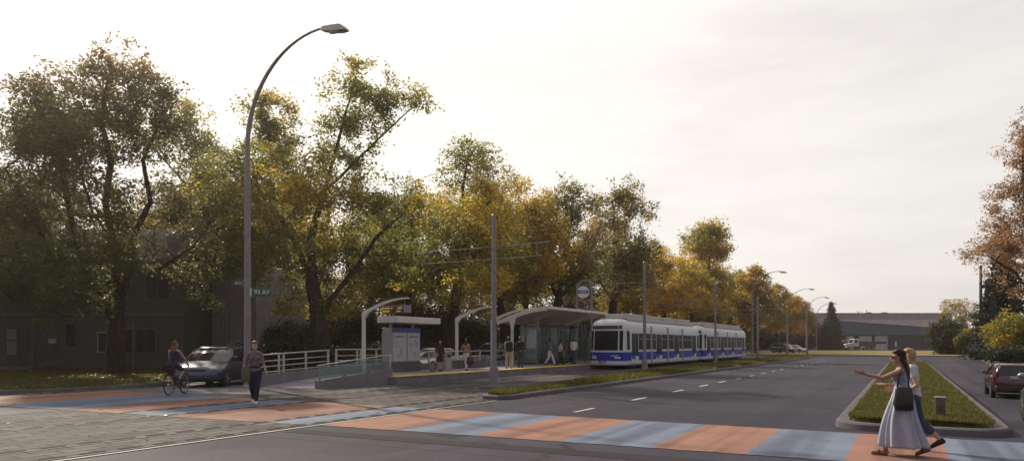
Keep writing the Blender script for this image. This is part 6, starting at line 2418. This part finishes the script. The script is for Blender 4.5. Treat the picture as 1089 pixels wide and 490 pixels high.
MB().tube([(-.30, .18, 1.02), (-.22, .30, 1.04), (0, .35, 1.0), (.22, .30, 1.04), (.30, .18, 1.02)], .013, 8).build('handlebar', M_SPOKE, bk, smooth=True)
MB().ell((0, -.26, .90), .10, .14, .045, 12, 6).build('saddle', M_BK, bk, smooth=True)
MB().cyl((-.03, -.08, .30), .09, .02, 18, 'x').tube([(-.10, -.08, .30), (-.10, .02, .17)], .011, 6).tube([(.10, -.08, .30), (.10, -.18, .43)], .011, 6).box(-.17, -.09, -.03, .07, .155, .175, .005).box(.09, .17, -.23, -.13, .42, .44, .005).tube([(-.12, -.08, .3), (.12, -.08, .3)], .012, 6).build('crank', M_SPOKE, bk)
for y in (-.53, .53):
    pts = [(0, y + .365 * math.cos(a), .345 + .365 * math.sin(a)) for a in [R(20 + 14 * k) for k in range(10)]]
    MB().tube(pts, .020, 6, False).build('mudguard', M_BK, bk, smooth=True)
rk = MB().box(-.07, .07, -.75, -.33, .74, .755, .004).tube([(-.06, -.53, .35), (-.06, -.55, .74)], .007, 5).tube([(.06, -.53, .35), (.06, -.55, .74)], .007, 5)
rk.build('rear_rack', M_BK, bk)
MB().ell((0, -.80, .66), .03, .015, .03, 10, 6).build('reflector', M_TAIL, bk, smooth=True)
pn = thing('bicycle_bag', 'dark bag strapped on the rear rack of the bicycle', 'bag', tuple(Matrix.Translation((bx0, by0, .008)) @ Matrix.Rotation(brz, 4, 'Z') @ Vector((0, -.56, .86))), brz)
MB().box(-.17, .17, -.14, .14, -.10, .10, .04).build('pouch', cloth('dark_bag', (.028, .022, .024), .8), pn)
MB().box(-.175, .175, -.15, .0, .102, .118, .006).build('flap', cloth('dark_bag2', (.035, .026, .028), .8), pn)
W4, J4, S4_ = person('cyclist in dark sleeveless top riding away on the bicycle in front of the hatchback', (bx0, by0, .008), brz, 1.70,
    dict(hipz=.555, hipy=-.145, lean=.16, ankleL=(-.075, -.005, .145), ankleR=(.075, -.085, .295), kneeL=(-.15, 1, 0), kneeR=(.15, 1, .2), toeL=(0, 1, -.35), toeR=(0, 1, -.1), bust=1,
         wristL=(-.165, .235, .545), wristR=(.165, .235, .545), elbowL=(-1, -.3, -.4), elbowR=(1, -.3, -.4), palmL=(0, .2, -1), palmR=(0, .2, -1), curlL=95, curlR=95, turn=-28),
    dict(top=dict(mat=cloth('indigo_top', (.030, .030, .055), .85, .4, 22), sleeve=0), legs=dict(mat=cloth('dark_skirt', (.035, .028, .034)), len=.44, hem=.03), shoes=dict(mat=cloth('dark_shoe', (.04, .03, .028), .6)), hair=dict(mat=HAIRR, style='mid')), 'light', .011, None, False)

# ---------------------------------------------------------------- people on the platform
def on_plat(u, v):
    d = FPX * (EYE - PZ) / (v - HOR)
    x, y = at(u, d)
    return x, y


def face(dx_cam, x, y):
    """heading: degrees turned from facing the camera"""
    return math.atan2(-x, y) + PI + R(dx_cam)


PG = 'passengers on the platform'
STAND = dict(ankleL=(-.05, .01, .045), ankleR=(.05, -.01, .045))
STEP = dict(ankleL=(-.035, .13, .05), ankleR=(.035, -.15, .075), toeR=(0, 1, -.5), hipz=.505, lean=.03, wristL=(-.14, -.06, .50), wristR=(.14, .11, .51))
x, y = on_plat(474, 394.8)
person('slim woman in dark dress and pale stockings waiting left of the second curved arm', (x - .35, y, PZ), face(20, x, y), 1.58, {**STAND, 'bust': 1, 'wristR': (.12, .10, .56), 'ankleL': (-.025, .0, .045), 'ankleR': (.025, 0, .045)},
       dict(top=dict(mat=cloth('dark_dress', (.045, .026, .024), .85), sleeve=.8, loose=True), skirt=dict(mat=cloth('dark_dress', (.045, .026, .024)), rows=[(.62, 0, 0, .080, .062, .01), (.54, 0, 0, .102, .082, .02), (.42, 0, 0, .108, .09, .03), (.30, 0, 0, .112, .096, .04)]),
            legs=dict(mat=cloth('pale_stocking', (.34, .31, .30)), len=.98, hem=.022), shoes=dict(mat=cloth('black_shoe', (.02, .018, .018), .6)), hair=dict(mat=HAIRK, style='mid')), 'tan', .012, PG)
bag('handbag', 'small tan handbag standing on the platform by the woman in dark dress', 'bag', (x - .78, y - .05, PZ + .17), .4, .30, .13, .34, mat('tan_leather', (.30, .16, .07), .5), [[(-.08, 0, .15), (-.05, 0, .27), (.05, 0, .27), (.08, 0, .15)]])
x, y = on_plat(501, 393.8)
person('woman in brown top and white trousers waiting with a black bag in her hand', (x - .3, y, PZ), face(150, x, y), 1.62, {**STAND, 'bust': 1, 'ankleL': (-.028, .06, .045), 'ankleR': (.028, -.06, .05), 'wristR': (.16, .05, .50), 'wristL': (-.12, .1, .6)},
       dict(top=dict(mat=cloth('tan_brown_top', (.34, .21, .145), .85), sleeve=.3, loose=True), legs=dict(mat=cloth('white_trousers', (.68, .66, .66), .85, .05), len=.97, hem=.034), shoes=dict(mat=cloth('dark_shoe', (.04, .03, .028), .6)), hair=dict(mat=HAIRB, style='mid')), 'tan', .012, PG)
bag('handbag', 'black bag hanging beside the woman in white trousers', 'bag', (x - .02, y - .06, PZ + .50), .5, .36, .14, .40, LEATH, [[(-.08, 0, .17), (-.02, 0, .32), (.05, 0, .32), (.09, 0, .17)]])
x, y = on_plat(544.5, 391.6)
fz = face(186, x, y)
person('man in pale khaki clothes carrying a black backpack at the platform edge', (x - .2, y, PZ), fz, 1.76, {**STAND, 'ankleL': (-.07, .02, .045), 'ankleR': (.07, -.02, .045), 'width': 1.15},
       dict(top=dict(mat=cloth('khaki_shirt', (.45, .38, .28), .85), sleeve=.4, loose=True), legs=dict(mat=cloth('khaki_trousers', (.40, .31, .21), .85), len=.96, hem=.040), shoes=dict(mat=cloth('brown_shoe', (.09, .055, .035), .6)), hair=dict(mat=HAIRK, style='short')), 'tan', .013, PG)
Mp = Matrix.Translation((x - .2, y, PZ)) @ Matrix.Rotation(fz, 4, 'Z')
bp_ = Mp @ Vector((0, -.20, 1.22))
bpk = thing('backpack', 'black backpack on the back of the man in khaki', 'backpack', tuple(bp_), fz)
MB().box(-.19, .19, -.11, .08, -.28, .26, .07).build('main_pack', cloth('pack_black', (.02, .02, .022), .8), bpk)
MB().box(-.14, .14, -.17, -.112, -.24, .0, .04).build('front_pocket', cloth('pack_grey', (.035, .035, .038), .8), bpk)
MB().tube([(-.13, .06, .24), (-.14, .16, .28), (-.14, .34, .16), (-.15, .18, -.22), (-.14, .06, -.25)], .018, 6).tube([(.13, .06, .24), (.14, .16, .28), (.14, .34, .16), (.15, .18, -.22), (.14, .06, -.25)], .018, 6).build('strap', cloth('pack_black', (.02, .02, .022)), bpk, smooth=True)
x, y = on_plat(556.5, 391)
person('man in black jacket and blue jeans standing next to the man with the backpack', (x - .2, y, PZ), face(165, x, y), 1.78, {**STAND, 'width': 1.12, 'wristR': (.13, .10, .58)},
       dict(top=dict(mat=cloth('black_jacket', (.022, .022, .026), .7), sleeve=.97, loose=True), legs=dict(mat=DENIM, len=.97, hem=.036), shoes=dict(mat=cloth('dark_shoe', (.04, .03, .028), .6)), hair=dict(mat=HAIRR, style='short')), 'light', .013, PG)
bag('satchel', 'small red pouch at the side of the man in black jacket', 'bag', (x - .02, y - .22, PZ + .95), .3, .18, .10, .17, cloth('red_pouch', (.28, .03, .03), .7))
x, y = on_plat(588, 388.7)
person('person in patterned shirt and pale trousers striding past the shelter glass', (x - .2, y, PZ), face(75, x, y), 1.72, {**STEP, 'ankleL': (-.03, .17, .05), 'ankleR': (.03, -.18, .08)},
       dict(top=dict(mat=cloth('patterned_shirt', (.16, .12, .14), .85, .7, 22), sleeve=.45, loose=True), legs=dict(mat=cloth('pale_trousers', (.55, .52, .52), .85), len=.97, hem=.036), shoes=dict(mat=cloth('dark_shoe', (.04, .03, .028), .6)), hair=dict(mat=HAIRK, style='short')), 'dark', .013, PG)
x, y = on_plat(600, 387.6)
person('woman in cream top and dark trousers walking between the shelter columns', (x - .3, y, PZ), face(110, x, y), 1.62, {**STEP, 'bust': 1},
       dict(top=dict(mat=cloth('cream_top', (.6, .53, .43), .85), sleeve=.5), legs=dict(mat=cloth('dark_trousers', (.028, .024, .026)), len=.96, hem=.034), shoes=dict(mat=cloth('black_shoe', (.02, .018, .018), .6)), hair=dict(mat=HAIRB, style='mid')), 'tan', .013, PG)
x, y = on_plat(613, 386.9)
person('man in white shirt and white cap with blue jeans near the tram cab', (x - .2, y, PZ), face(160, x, y), 1.78, {**STAND, 'width': 1.15, 'ankleL': (-.05, .05, .045), 'ankleR': (.05, -.05, .05), 'wristR': (.14, .12, .56)},
       dict(top=dict(mat=cloth('white_shirt', (.75, .72, .67), .85, .05), sleeve=.5, loose=True), legs=dict(mat=cloth('faded_jeans', (.085, .10, .12)), len=.97, hem=.038), shoes=dict(mat=cloth('dark_shoe', (.04, .03, .028), .6)), hair=dict(mat=HAIRK, style='short'), cap=cloth('white_cap', (.55, .54, .53))), 'tan', .013, PG)
# ================================================================ haze
def haze_box():
    m, nt, out = nt_new('haze_air')
    v = N(nt, 'ShaderNodeVolumePrincipled')
    v.inputs['Color'].default_value = (.98, .89, .80, 1)
    v.inputs['Density'].default_value = .00038
    v.inputs['Anisotropy'].default_value = .68
    nt.links.new(v.outputs[0], out.inputs['Volume'])
    o = MB().box(-330, 330, -135, 445, -2.2, 27).build('haze', m)
    tag(o, 'thin pale autumn haze filling the air over the street', 'haze', kind='stuff')


haze_box()
SC.cycles.volume_bounces = 0
